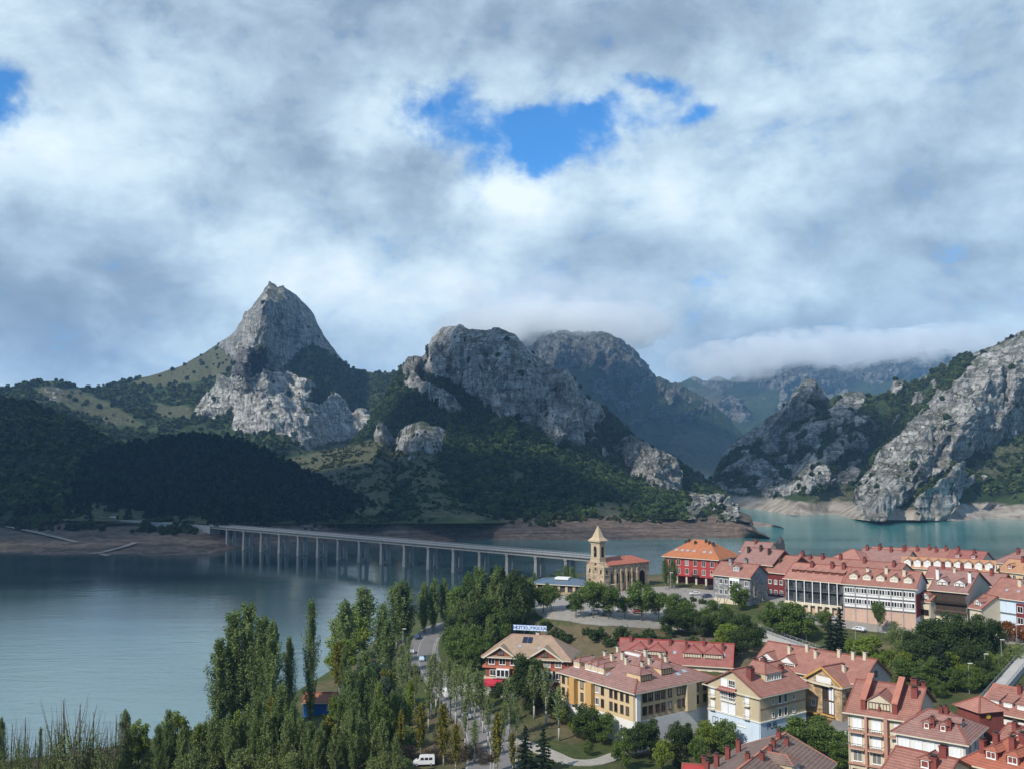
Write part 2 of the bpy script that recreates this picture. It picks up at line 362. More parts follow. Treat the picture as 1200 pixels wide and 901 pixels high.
# --- the pyramid peak and its long green shoulders
r_peak = ridge('pyramid_mountain', [(-420,480,2500),(-200,470),(-60,462),(0,456,2400),(40,447),(70,446),(98,455),(118,453),(140,447),(175,441,2650),(210,430),(240,413),(256,403,2850),(273,391),(281,381),(286,369),(294,361),(301,352),(307,343),(312,335),(316.5,330.5),(321,333.5),(325,337),(331,334.5),(338,340),(350,349),(362,362),(368,369),(375,386),(388,406),(398,418),(411,432,2850),(440,437),(470,436),(500,440,2700),(560,470),(620,505),(700,560,2200)],
      [(-420,605,1250),(0,605,1250),(250,605,1350),(450,605,1500),(700,605,1500)], 900, 270, -420, 700,
      rocks=[[(224,482),(246,454),(262,442),(279,444),(286,447),(293,444),(320,440),(340,438),(367,449),(371,456),(361,470),(372,474),(384,470),(394,462),(405,474),(411,484),(428,483),(437,491),(434,505),(415,515),(388,521),(361,527),(337,515),(320,508),(286,510),(276,505),(274,484),(252,491),(229,484)],
             [(254,404),(273,389),(281,379),(286,367),(301,350),(316,327),(333,331),(352,346),(370,367),(378,386),(393,408),(408,428),(385,412),(365,405),(352,408),(342,420),(334,434),(322,432),(300,428),(280,424),(266,414)]],
      darkrocks=[[(270,441),(272,421),(290,412),(312,410),(325,418),(334,435),(315,441),(300,443),(286,446)]],  # buttress below the summit: its shade is put into the rock tone
      meadows=[[(150,450),(180,438),(215,428),(250,408),(275,400),(290,404),(272,420),(262,440),(225,448),(180,455)],[(30,455),(90,455),(140,480),(170,500),(120,495),(60,470)],[(180,470),(225,478),(235,490),(190,490)],
               [(330,530),(420,520),(440,530),(420,560),(360,560)]],
      mix_rock=[([(255,398),(300,395),(340,430),(275,430)], -0.1),([(360,462),(430,480),(420,505),(380,500)], 0.2),([(50,455),(75,455),(75,468),(50,470)],-0.2)],
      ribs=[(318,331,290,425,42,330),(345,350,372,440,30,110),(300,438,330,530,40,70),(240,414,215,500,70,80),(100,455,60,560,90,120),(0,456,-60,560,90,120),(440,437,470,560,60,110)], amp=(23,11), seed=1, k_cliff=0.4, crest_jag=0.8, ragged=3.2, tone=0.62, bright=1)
# --- the grey limestone block in the middle
r_block = ridge('limestone_mountain', [(380,560,1750),(430,500,1850),(455,462),(468,434,1950),(478,419),(492,418),(501,411),(507,396),(520,385),(540,379),(549,386),(570,387),(585,385),(603,393),(615,406),(630,420),(646,431),(655,436),(663,432),(675,445),(684,465),(700,471),(713,484),(730,500,1750),(745,513),(752,514),(760,524),(776,530),(800,548,1500),(820,560),(845,578),(863,597,1250),(880,606,1180)],
      [(380,612,892),(480,612,892),(660,610,930),(760,608,960),(830,607,970),(880,612,915)], 640, 260, 380, 880,
      rocks=[[(500,440),(506,395),(520,383),(540,377),(590,383),(616,404),(646,429),(664,430),(684,463),(702,470),(707,492),(696,513),(671,525),(646,523),(638,511),(620,503),(599,495),(577,482),(556,468),(542,454),(518,447)],
             [(714,528),(728,518),(745,511),(760,522),(776,530),(796,554),(804,582),(772,580),(748,568),(736,556),(732,540)],[(476,448),(486,440),(504,452),(524,464),(545,487),(530,490),(505,472),(480,456)]],
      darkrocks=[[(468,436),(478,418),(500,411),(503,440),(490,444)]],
      mix_rock=[([(560,470),(640,510),(720,510),(800,560),(700,560),(600,510)], 0.22),([(800,575),(862,596),(862,606),(800,606)], -0.1)],
      meadows=[[(590,548),(615,552),(612,572),(596,566)],[(690,588),(740,590),(740,606),(690,606)]],
      ribs=[(540,381,600,500,30,90),(585,386,640,520,26,80),(663,432,690,520,26,90),(507,396,520,450,14,50),(745,513,780,580,26,60),(560,400,575,480,14,30),(615,406,660,520,16,40)], bank=7.0, amp=(25,9), seed=2, k_cliff=0.3, crest_jag=1.2)
# --- sunlit meadow foothill before it
r_foot = ridge('foothill', [(120,590,1200),(180,566,1350),(260,545,1450),(330,533,1550),(400,524),(436,513),(444,492),(449,494),(456,506),(463,514),(468,504),(480,497),(495,494),(510,497),(524,506),(545,526,1450),(575,548),(600,572,1250),(630,594),(655,607,1120),(690,612,1080)],
      [(120,613,860),(480,613,892),(690,611.5,930)], 560, 130, 120, 690,
      rocks=[[(462,526),(468,503),(480,496),(495,493),(512,497),(530,510),(548,528),(560,545),(530,536),(500,529),(480,528)],[(439,516),(443,490),(451,496),(464,510),(464,520),(450,520)]],
      meadows=[[(300,545),(440,515),(560,545),(620,590),(640,606),(400,606),(300,590)]], mix_rock=[([(400,520),(470,520),(560,545),(600,590),(520,560),(450,545)], 0.3)],
      ribs=[(495,494,520,600,50,60),(400,524,420,600,60,50),(575,548,560,605,40,40)], bank=7.0, amp=(11,6), seed=4, k_cliff=0.25, crest_jag=1.0)
# --- right side of the gorge
Z3 = lambda pts: [(800+x/2.815, 340+y/2.815) for x, y in pts]
r_right = ridge('gorge_mountain', [(800,592,1420),(832,562,1500),(845,537),(856,521),(870,510),(886,498),(900,490),(913,480),(925,468),(938,450,1750),(948,443),(955,446),(963,457),(972,468),(985,461),(1000,458),(1010,461),(1030,463),(1042,458),(1047,446),(1054,445),(1064,451),(1085,440),(1105,430),(1121,419),(1135,416),(1145,412),(1165,405),(1180,397),(1197,388,1700),(1240,370),(1300,350),(1380,360),(1500,400,1600)],
      [(800,597),(868,598),(900,601),(950,605),(1020,609),(1100,609),(1200,612),(1500,618)], 720, 250, 800, 1500,
      rocks=[Z3([(555,660),(600,600),(700,490),(800,380),(880,330),(960,230),(1040,185),(1126,132),(1300,60),(1500,0),(1700,60),(1700,500),(1400,470),(1126,490),(1060,488),(960,540),(880,590),(790,640),(740,690),(650,752),(580,752)]),
             Z3([(118,548),(180,488),(260,428),(320,393),(400,318),(430,285),(465,328),(466,362),(402,382),(442,410),(380,440),(300,482),(220,522),(150,556)]),
             Z3([(458,468),(490,388),(540,348),(590,326),(604,370),(560,420),(520,452)]), Z3([(450,568),(478,508),(520,516),(524,550),(470,572)]), Z3([(350,632),(390,568),(428,600),(420,632)]),
             Z3([(554,524),(570,476),(592,512)]), Z3([(618,470),(628,430),(645,470)]), Z3([(678,352),(688,296),(718,296),(720,340),(690,362)]), Z3([(748,384),(770,336),(802,350),(790,384)]), Z3([(815,345),(822,300),(840,340)]),
             Z3([(760,742),(800,660),(900,586),(965,640),(900,690),(860,742)]), Z3([(690,440),(715,408),(725,425),(700,445)])],
      mix_rock=[(Z3([(90,620),(300,480),(480,400),(640,420),(560,640),(300,690),(100,660)]), -0.03),(Z3([(600,330),(900,210),(940,240),(700,450)]), 0.25),(Z3([(900,600),(1126,500),(1400,500),(1400,720),(900,720)]), 0.28)],
      meadows=[Z3([(380,560),(420,530),(470,560),(420,610)]), Z3([(400,690),(560,640),(560,690)]), Z3([(900,560),(1000,510),(1126,500),(1126,620),(960,620)])],
      ribs=[(1197,388,1040,605,60,110),(1140,420,1020,600,34,50),(1054,445,960,560,40,60),(948,443,880,540,30,70),(1000,458,930,600,40,60),(1240,380,1110,600,50,70),(1160,440,1075,600,26,40)],
      amp=(21,7), bank=15.0, pale=1.0, seed=6, k_cliff=0.35, crest_jag=1.5)
# --- dark wooded hills on the left
r_hillA = ridge('wooded_hill', [(-420,500,1500),(-200,478,1450),(-60,470),(0,468,1350),(40,474),(80,490),(110,505),(140,521),(170,540),(210,560,1200),(260,590,1120),(300,606,1050)],
      [(-420,606,930),(0,606,930),(300,608,950)], 420, 130, -420, 300, meadows=[], amp=(10,8), seed=7, ribs=[(0,468,-40,600,80,60),(80,490,60,600,60,40)])
r_hillB = ridge('pine_hill', [(20,606,1000),(48,588,1050),(70,563,1120),(110,541),(150,528),(200,521,1150),(230,519),(265,520),(300,531),(340,550),(380,571,1080),(420,590),(452,604,1010),(480,613,980)],
      [(20,609,905),(60,609,905),(240,613,852),(480,614,892)], 420, 110, 20, 480, meadows=[[(40,612),(70,580),(110,590),(170,600),(240,606),(240,614)]], bank=8.0, amp=(8,6), seed=8, ribs=[(230,519,260,612,60,40),(120,538,100,606,50,30)])
# --- bare drawdown shore that carries the road to the bridge
r_shore = ridge('far_shore', [(-420,604,940),(0,606,930),(60,607),(150,609),(240,612,850),(330,613,872),(480,612,892),(560,611,905),(660,609,930),(750,606,965),(830,605,975),(858,612,915),(880,621,880),(900,629,886)],
      [(-420,664),(0,661),(60,658),(100,660),(160,657),(225,659),(255,653),(280,645),(300,641),(360,639.5),(420,639),(500,638),(560,637),(640,637),(700,637),(790,637.5),(850,635),(880,633),(902,630.5)], 800, 70, -420, 902,
      bank=60.0, amp=(3,5.5), back=(20,60,120,200,280), back_slope=-0.006, taper=75.0, seed=12, meadows=[], ribs=[(80,607,60,660,30,8),(300,612,290,655,30,8),(680,609,690,638,60,12),(200,612,170,658,22,7)])
r_spit = ridge('shore_spit', [(836,604,1090),(850,606.5),(870,609),(895,612,1040),(912,616),(919,618.3,1000)], [(836,619),(870,620.5),(900,620.5),(919,618.8)], 90, 14, 836, 919, bank=60.0, pale=0.5, amp=(1,1.2), back=(15,40), back_slope=0.25, seed=13)

scatter(r_peak, 15000, 9.0, 'broadleaf_forest', mead_p=0.04, rock_p=0.004, seed=1, clump=0.9)
scatter(r_block, 12500, 7.5, 'beech_forest', mead_p=0.05, rock_p=0.004, seed=2, clump=0.8, zmin=9)
scatter(r_foot, 4600, 4.0, 'hillside_scrub', mead_p=0.5, rock_p=0.05, seed=3, zmin=9, clump=2.0)
scatter(r_right, 9000, 6.5, 'gorge_woodland', mead_p=0.4, rock_p=0.006, seed=4, zmin=20, clump=1.4)
scatter(r_shore, 900, 5.0, 'shore_scrub', zmin=9, seed=8, only=(-460,-235), clump=2.0)
scatter(r_shore, 260, 4.0, 'shore_scrub', zmin=9, seed=9, only=(-235,330), clump=3.0)
scatter(r_hillA, 9000, 7.5, 'hill_woodland', mead_p=0.1, rock_p=0.02, seed=5)
scatter(r_hillB, 8000, 7.0, 'pine_woodland', mead_p=0.06, rock_p=0.02, seed=6, zmin=13)

def mat_leafmass(name, lo, hi):
    t = NT(name); oi = t.N.new('ShaderNodeObjectInfo').outputs['Random']
    c = t.ramp(oi, [(0.0,lo), (0.55,tuple((a*0.55+b*0.45) for a,b in zip(lo,hi))), (1.0,hi)])
    c = t.mix(t.rng(t.noise(t.coord(), 1.3, 3), 0.35, 0.65), c, t.mix(1.0, c, (0.55,0.6,0.5), 'MULTIPLY'))
    return t.base(c, 0.9, 0.1)
def crown_template(name, mat, seed, tall=1.0, n=70, cone=False):
    g = np.random.default_rng(seed); V = []; Q = []
    for k in range(n):
        th = g.random()*6.283
        if cone:
            h = g.random()**1.4; rad = 0.5*(1-h)*(0.6+0.5*g.random()); c = np.array([rad*math.cos(th), rad*math.sin(th), h*tall])
        else:
            d = g.normal(size=3); d /= np.linalg.norm(d); c = d*0.46*(0.55+0.5*g.random()); c[2] = c[2]*tall+0.45*tall
        r = (0.15+0.12*g.random()); a = g.normal(size=3); a[2] += 0.6; a /= np.linalg.norm(a); b = np.cross(a, g.normal(size=3)); b /= np.linalg.norm(b); e = np.cross(a, b)
        i = len(V); V += [c+b*r, c+e*r+a*0.05, c-b*r, c-e*r+a*0.05]; Q.append((i,i+1,i+2,i+3))
    o = np_mesh(name, np.array(V), Q, (mat,), smooth=False); col.objects.unlink(o); return o
def forest(name, label_mats, chunks, cone=0.0, tall=1.0):
    P = np.concatenate([c[0] for c in chunks]); S = np.concatenate([c[1] for c in chunks])
    me = bpy.data.meshes.new(name); me.vertices.add(len(P)); me.vertices.foreach_set('co', P.astype(np.float32).ravel())
    a = me.attributes.new('size', 'FLOAT', 'POINT'); a.data.foreach_set('value', S.astype(np.float32))
    o = bpy.data.objects.new(name, me); col.objects.link(o); tag(o, kind='stuff')
    cl = bpy.data.collections.new(name+'_crowns')
    for i, m in enumerate(label_mats):
        for j in range(2): cl.objects.link(crown_template('crown', m, 10*i+j, tall, 60, cone=(cone > 0)))
    ng = bpy.data.node_groups.new(name, 'GeometryNodeTree')
    ng.interface.new_socket('Geometry', in_out='INPUT', socket_type='NodeSocketGeometry'); ng.interface.new_socket('Geometry', in_out='OUTPUT', socket_type='NodeSocketGeometry')
    N, L = ng.nodes, ng.links
    gi, go = N.new('NodeGroupInput'), N.new('NodeGroupOutput'); ip = N.new('GeometryNodeInstanceOnPoints')
    ci = N.new('GeometryNodeCollectionInfo'); ci.inputs['Collection'].default_value = cl; ci.inputs['Separate Children'].default_value = True; ci.inputs['Reset Children'].default_value = True
    ip.inputs['Pick Instance'].default_value = True
    na = N.new('GeometryNodeInputNamedAttribute'); na.data_type = 'FLOAT'; na.inputs['Name'].default_value = 'size'
    rv = N.new('FunctionNodeRandomValue'); rv.data_type = 'FLOAT_VECTOR'; rv.inputs[0].default_value = (0,0,0); rv.inputs[1].default_value = (0.15,0.15,6.28)
    L.new(gi.outputs[0], ip.inputs['Points']); L.new(ci.outputs[0], ip.inputs['Instance']); L.new(na.outputs['Attribute'], ip.inputs['Scale'])
    L.new(rv.outputs[0], ip.inputs['Rotation']); L.new(ip.outputs[0], go.inputs[0])
    md = o.modifiers.new('scatter', 'NODES'); md.node_group = ng
    return o
G_DARK = mat_leafmass('dark_woodland', (0.016,0.031,0.011), (0.068,0.098,0.032))
G_MID = mat_leafmass('mid_woodland', (0.026,0.046,0.014), (0.11,0.125,0.04))
G_OLIVE = mat_leafmass('scrub', (0.03,0.04,0.016), (0.085,0.09,0.035))
G_PINE = mat_leafmass('pine', (0.008,0.016,0.009), (0.022,0.034,0.016))
forest('broadleaf_forest', [G_DARK, G_MID], FOREST['broadleaf_forest'])
forest('beech_forest', [G_DARK], FOREST['beech_forest'])
forest('hillside_scrub', [G_OLIVE, G_MID], FOREST['hillside_scrub'], tall=0.7)
forest('gorge_woodland', [G_DARK, G_MID], FOREST['gorge_woodland'])
forest('shore_scrub', [G_DARK, G_OLIVE], FOREST['shore_scrub'])
forest('hill_woodland', [G_DARK, G_MID], FOREST['hill_woodland'])
forest('pine_woodland', [G_PINE], FOREST['pine_woodland'], cone=1.0, tall=1.5)

# --- the lake
def mat_lake():
    t = NT('lake_water'); P = t.pos()
    gust = t.noise(t.mapping(P, (0.003,0.014,1)), 1.0, 4, 0.6)
    rip = t.noise(t.mapping(P, (0.22,0.7,1)), 1.0, 5, 0.65)
    rip2 = t.noise(t.mapping(P, (0.05,0.16,1)), 1.0, 4, 0.6)
    h = t.math('ADD', t.math('MULTIPLY', rip, t.rng(gust, 0.35, 0.65, 0.25, 1.0)), t.math('MULTIPLY', rip2, 1.5))
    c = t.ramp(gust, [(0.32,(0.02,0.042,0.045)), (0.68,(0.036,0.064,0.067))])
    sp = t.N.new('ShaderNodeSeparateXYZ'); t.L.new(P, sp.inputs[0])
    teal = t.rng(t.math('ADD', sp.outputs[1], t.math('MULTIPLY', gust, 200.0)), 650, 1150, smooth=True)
    near_sheen = t.rng(t.math('ADD', sp.outputs[1], t.math('MULTIPLY', gust, 260.0)), 720, 400, smooth=True)
    c = t.mix(near_sheen, c, t.ramp(gust, [(0.32,(0.12,0.195,0.2)), (0.68,(0.175,0.255,0.265))]))  # sky reflection painted into the near water's body colour, the rest kept dark
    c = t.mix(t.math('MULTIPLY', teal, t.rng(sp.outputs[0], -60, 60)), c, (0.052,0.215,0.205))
    windy = t.rng(t.math('ADD', sp.outputs[0], t.math('MULTIPLY', gust, 120.0)), 20, 130, 0.2, 0.75, True)
    bn = t.N.new('ShaderNodeBump'); t.L.new(h, bn.inputs['Height']); t.L.new(t.math('MAXIMUM', windy, t.math('MULTIPLY', near_sheen, 0.55)), bn.inputs['Strength']); bn.inputs['Distance'].default_value = 0.25; t.L.new(bn.outputs[0], t.b.inputs['Normal'])
    t.base(c, 0.05, 0.5); t.b.inputs['IOR'].default_value = 1.33
    return t.m
bx = 8500.0
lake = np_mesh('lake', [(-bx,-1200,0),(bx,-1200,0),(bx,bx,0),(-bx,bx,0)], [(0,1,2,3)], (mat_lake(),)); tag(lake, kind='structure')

def shore_track(name, pts, w=2.6):
    V = r_shore['V'].reshape(-1,3); dx = V[:,0]/V[:,1]*F+CX; dy = 526+(HC-V[:,2])/V[:,1]*F; out = []
    for (x0,y0),(x1,y1) in zip(pts[:-1], pts[1:]):
        for k in range(10):
            i = np.argmin((dx-(x0+(x1-x0)*k/10))**2+3*(dy-(y0+(y1-y0)*k/10))**2); out.append(V[i]+[0,0,0.9])
    P = np.array(out); ker = np.ones(5)/5; P = np.stack([np.convolve(np.pad(P[:,i],2,mode='edge'), ker, 'valid') for i in range(3)], 1)
    d = np.gradient(P[:,:2], axis=0); d /= np.maximum(np.linalg.norm(d,axis=1),1e-6)[:,None]; n = np.stack([-d[:,1],d[:,0],d[:,0]*0],1)
    t = NT('pale_track'); m = t.base(t.ramp(t.noise(t.pos(), 0.3, 4), [(0.3,(0.16,0.14,0.12)),(0.7,(0.3,0.27,0.24))]), 0.95, 0.1)
    tag(np_mesh(name, np.stack([P-n*w,P+n*w],1).reshape(-1,3), grid_quads(len(P),2), (m,)), kind='structure')
shore_track('track', [(0,600),(12,606),(40,609)], 4.0); shore_track('track', [(2,608),(8,616),(40,622),(75,630),(98,636)]); shore_track('track', [(112,648),(122,647),(150,640),(165,634)]); shore_track('track', [(122,648),(140,653),(180,656)])
# ------------------------------------------------------------------ air, unseen clouds placed for their shadows, low cloud on the peaks
def box_mesh(name, x0, x1, y0, y1, z0, z1, mats):
    V = [(x0,y0,z0),(x1,y0,z0),(x1,y1,z0),(x0,y1,z0),(x0,y0,z1),(x1,y0,z1),(x1,y1,z1),(x0,y1,z1)]
    return np_mesh(name, V, [(0,3,2,1),(4,5,6,7),(0,1,5,4),(1,2,6,5),(2,3,7,6),(3,0,4,7)], mats, smooth=False)
def mat_haze():
    m = bpy.data.materials.new('haze'); m.use_nodes = True; N = m.node_tree.nodes; N.clear()
    o = N.new('ShaderNodeOutputMaterial'); v = N.new('ShaderNodeVolumePrincipled')
    v.inputs['Color'].default_value = (0.36, 0.64, 1.0, 1); v.inputs['Density'].default_value = HAZE; v.inputs['Anisotropy'].default_value = 0.0
    m.node_tree.links.new(v.outputs[0], o.inputs['Volume']); return m
HAZE = 0.00006
haze = box_mesh('haze', -8700, 8700, -1400, 9000, -1.2, 860, (mat_haze(),)); tag(haze, kind='stuff')

def mat_cloud(name, cover):
    t = NT(name); P = t.coord('Object'); t.base((0.85,0.86,0.88), 1.0, 0.0)
    a = t.N.new('ShaderNodeAttribute'); a.attribute_name = 'core'
    f = t.math('ADD', a.outputs['Fac'], t.math('MULTIPLY', t.math('SUBTRACT', t.noise(P, 0.004, 6, 0.6), 0.5), 1.1))
    t.put(t.b.inputs['Alpha'], t.math('MULTIPLY', t.rng(f, 0.22, 0.62, smooth=True), cover)); return t.m
def cloud(label, ground, rx, ry, H, cover, seed, rot=0.0):
    """an unseen flat-bottomed cloud, set toward the sun to shade a ground spot"""
    k = (H-ground[2])/sun_dir.z; c = Vector(ground)+sun_dir*k
    n, m = 60, 30; th = np.linspace(0, 2*np.pi, n+1); rr = np.linspace(0, 1, m)
    T, Rr = np.meshgrid(th, rr); x = rx*Rr*np.cos(T); y = ry*Rr*np.sin(T)
    x, y = x*math.cos(rot)-y*math.sin(rot), x*math.sin(rot)+y*math.cos(rot)
    nz = fbm(x/260+seed, y/260, x*0, 5); dome = np.sqrt(np.clip(1-Rr**2, 0, 1))
    zt = 120*dome*(1+0.9*nz); zb = -25*dome*(1+nz)
    V = np.concatenate([np.stack([x,y,zt],-1).reshape(-1,3), np.stack([x,y,zb],-1).reshape(-1,3)])
    q = grid_quads(m, n+1); Q = np.concatenate([q, q[:,::-1]+m*(n+1)])
    o = np_mesh('shadow_cloud', V, Q, (mat_cloud('cloud', cover),)); attr(o, 'core', np.concatenate([(1-Rr).ravel()]*2)*1.6)
    o.location = c; tag(o, kind='stuff'); return o
cloud('', (-420,1020,40), 620, 330, 2100, 1.0, 1, 0.1)
cloud('', (-900,1500,120), 620, 420, 2250, 0.95, 2, 0.0)
cloud('', (120,1500,120), 520, 330, 2150, 0.88, 3, -0.25)
cloud('', (-560,2950,420), 280, 260, 2500, 0.55, 4, 0.0)
cloud('', (60,1880,300), 380, 200, 2450, 0.38, 5, -0.3)
cloud('', (550,3350,150), 1100, 600, 3600, 0.95, 6, 0.0)
cloud('', (-130,780,10), 330, 130, 2000, 0.6, 8, -0.5)
cloud('', (-400,640,0), 330, 85, 2000, 0.9, 9, 0.0)  # unseen, added to darken the water at far left

def mat_mist(dens, scale, col, off=-1.5):
    m = bpy.data.materials.new('low_cloud'); m.use_nodes = True; N = m.node_tree.nodes; L = m.node_tree.links; N.clear()
    o = N.new('ShaderNodeOutputMaterial'); v = N.new('ShaderNodeVolumePrincipled'); L.new(v.outputs[0], o.inputs['Volume'])
    v.inputs['Color'].default_value = col; v.inputs['Anisotropy'].default_value = 0.2
    tc = N.new('ShaderNodeTexCoord'); ln = N.new('ShaderNodeVectorMath'); ln.operation = 'LENGTH'; L.new(tc.outputs['Object'], ln.inputs[0])
    ge = N.new('ShaderNodeNewGeometry')
    ns = N.new('ShaderNodeTexNoise'); ns.inputs['Scale'].default_value = scale; ns.inputs['Detail'].default_value = 7; L.new(ge.outputs['Position'], ns.inputs['Vector'])
    a = N.new('ShaderNodeMath'); a.operation = 'MULTIPLY_ADD'; L.new(ns.outputs['Fac'], a.inputs[0]); a.inputs[1].default_value = 4.9; a.inputs[2].default_value = off
    s = N.new('ShaderNodeMath'); s.operation = 'SUBTRACT'; L.new(a.outputs[0], s.inputs[0]); L.new(ln.outputs['Value'], s.inputs[1])
    r = N.new('ShaderNodeMapRange'); L.new(s.outputs[0], r.inputs[0]); r.inputs[1].default_value = 0.0; r.inputs[2].default_value = 0.55; r.inputs[3].default_value = 0; r.inputs[4].default_value = dens
    L.new(r.outputs[0], v.inputs['Density']); return m
def low_cloud(px, py, Y, rx, ry, rz, dens=0.012, scale=0.005, off=-1.5):
    n, m = 24, 12; V = []
    for j in range(m+1):
        f = math.pi*j/m
        for i in range(n): V.append((math.sin(f)*math.cos(6.28318*i/n), math.sin(f)*math.sin(6.28318*i/n), math.cos(f)))
    Q = [(j*n+i, (j+1)*n+i, (j+1)*n+(i+1)%n, j*n+(i+1)%n) for j in range(m) for i in range(n)]
    o = np_mesh('low_cloud', V, Q, (mat_mist(dens, scale, (0.99,0.995,0.995,1), off),)); o.location = at_y(px, py, Y); o.scale = (rx, ry, rz); tag(o, kind='stuff'); return o
low_cloud(606, 386, 4300, 400, 380, 105, 0.006, 0.012, -1.35)
low_cloud(640, 378, 4280, 330, 380, 120, 0.005, 0.011, -1.45)
low_cloud(684, 386, 4250, 400, 400, 110, 0.006, 0.012, -1.35)
low_cloud(724, 380, 4350, 300, 360, 95, 0.004, 0.012, -1.45)
low_cloud(668, 352, 4700, 620, 420, 150, 0.0025, 0.008, -1.5)
low_cloud(880, 422, 5900, 520, 500, 130, 0.005, 0.009, -1.4)
low_cloud(960, 412, 6000, 600, 500, 150, 0.004, 0.009, -1.4)
low_cloud(1050, 412, 6200, 620, 500, 140, 0.005, 0.009, -1.4)
low_cloud(1120, 404, 6200, 520, 500, 140, 0.004, 0.009, -1.45)
# ------------------------------------------------------------------ road bridge
class MB:
    """collects boxes, prisms and tubes; build() links them as one mesh object"""
    def __init__(s): s.V = []; s.Fc = []; s.I = []; s.cur = 0
    def face(s, pts):
        i = len(s.V); s.V += [tuple(p) for p in pts]; s.Fc.append(tuple(range(i, i+len(pts)))); s.I.append(s.cur); return s
    def hull(s, bot, top):
        i = len(s.V); n = len(bot); s.V += [tuple(p) for p in bot]+[tuple(p) for p in top]
        fs = [tuple(i+k for k in range(n))[::-1], tuple(i+n+k for k in range(n))]+[(i+k, i+(k+1)%n, i+n+(k+1)%n, i+n+k) for k in range(n)]
        s.Fc += fs; s.I += [s.cur]*len(fs); return s
    def box(s, x0, x1, y0, y1, z0, z1):
        return s.hull([(x0,y0,z0),(x1,y0,z0),(x1,y1,z0),(x0,y1,z0)], [(x0,y0,z1),(x1,y0,z1),(x1,y1,z1),(x0,y1,z1)])
    def beam(s, a, b, w, h, up=(0,0,1)):
        a, b = Vector(a), Vector(b); d = (b-a).normalized(); sd_ = d.cross(Vector(up))
        if sd_.length < 1e-4: sd_ = Vector((1,0,0))
        sd_.normalize(); u = sd_.cross(d).normalized(); x, y = sd_*w/2, u*h/2
        return s.hull([a-x-y, a+x-y, a+x+y, a-x+y], [b-x-y, b+x-y, b+x+y, b-x+y])
    def tube(s, a, b, r0, r1=None, n=8):
        r1 = r0 if r1 is None else r1; a, b = Vector(a), Vector(b); d = (b-a).normalized()
        x = d.orthogonal().normalized(); y = d.cross(x)
        return s.hull([a+(x*math.cos(k*2*math.pi/n)+y*math.sin(k*2*math.pi/n))*r0 for k in range(n)], [b+(x*math.cos(k*2*math.pi/n)+y*math.sin(k*2*math.pi/n))*r1 for k in range(n)])
    def build(s, name, mats, parent=None, smooth=False):
        me = bpy.data.meshes.new(name); me.from_pydata(s.V, [], s.Fc)
        for m in (mats if isinstance(mats, (list, tuple)) else [mats]): me.materials.append(m)
        if any(s.I): me.polygons.foreach_set('material_index', s.I)
        if smooth: me.polygons.foreach_set('use_smooth', [True]*len(me.polygons))
        me.update(); o = bpy.data.objects.new(name, me); col.objects.link(o)
        if parent: o.parent = parent
        return o
def empty(name, loc, rz=0.0):
    o = bpy.data.objects.new(name, None); col.objects.link(o); o.location = loc; o.rotation_euler = (0,0,rz); o.empty_display_size = 0.5; return o
def kids(o): return [c for c in bpy.data.objects if c.parent == o]
def copy_tree(o, parent=None):
    c = o.copy(); col.objects.link(c); c.parent = parent
    for ch in o.children: copy_tree(ch, c)
    return c
def dup(o, loc, rz=None, scale=None, label=None, group=None):
    c = copy_tree(o); c.location = loc
    if rz is not None: c.rotation_euler = (0,0,rz)
    if scale is not None: c.scale = scale if isinstance(scale, (tuple, list)) else (scale,)*3
    if label: c['label'] = label
    if group: c['group'] = group
    return c

def plain(name, c, rough=0.8, spec=0.3, var=0.25, scale=0.8, bump=0.0, metal=0.0, streak=None):
    streak = ('render' in name) if streak is None else streak
    t = NT(name); P = t.coord(); n = t.noise(P, scale, 6, 0.65); n2 = t.noise(t.mapping(P, (0.25,0.25,0.06)), 1.0, 4, 0.6)
    f = t.math('ADD', t.math('MULTIPLY', n, 0.6), t.math('MULTIPLY', n2, 0.4))
    cc = t.mix(t.rng(f, 0.3, 0.7), tuple(v*(1-var) for v in c), tuple(min(1, v*(1+var*0.6)) for v in c))
    if streak:   # rain streaks and patchy old paint
        st = t.noise(t.mapping(P, (1.3,1.3,0.16)), 1.0, 5, 0.7); cc = t.mix(t.rng(st, 0.54, 0.74, 0, 0.55), cc, tuple(v*0.55+0.02 for v in c))
        cc = t.mix(t.rng(t.noise(P, 0.22, 4, 0.6), 0.5, 0.7, 0, 0.3), cc, tuple(v*0.75+0.03 for v in c))
    m = t.base(cc, rough, spec, metal)
    if bump: t.bump(n, bump, 0.05)
    return m
M_CONC = plain('weathered_concrete', (0.22,0.215,0.2), 0.9, 0.1, 0.35, 0.4)
M_ASPH = plain('asphalt', (0.085,0.083,0.08), 0.9, 0.1, 0.2, 0.3)
M_STEEL = plain('galvanised_steel', (0.30,0.31,0.32), 0.5, 0.4, 0.15)
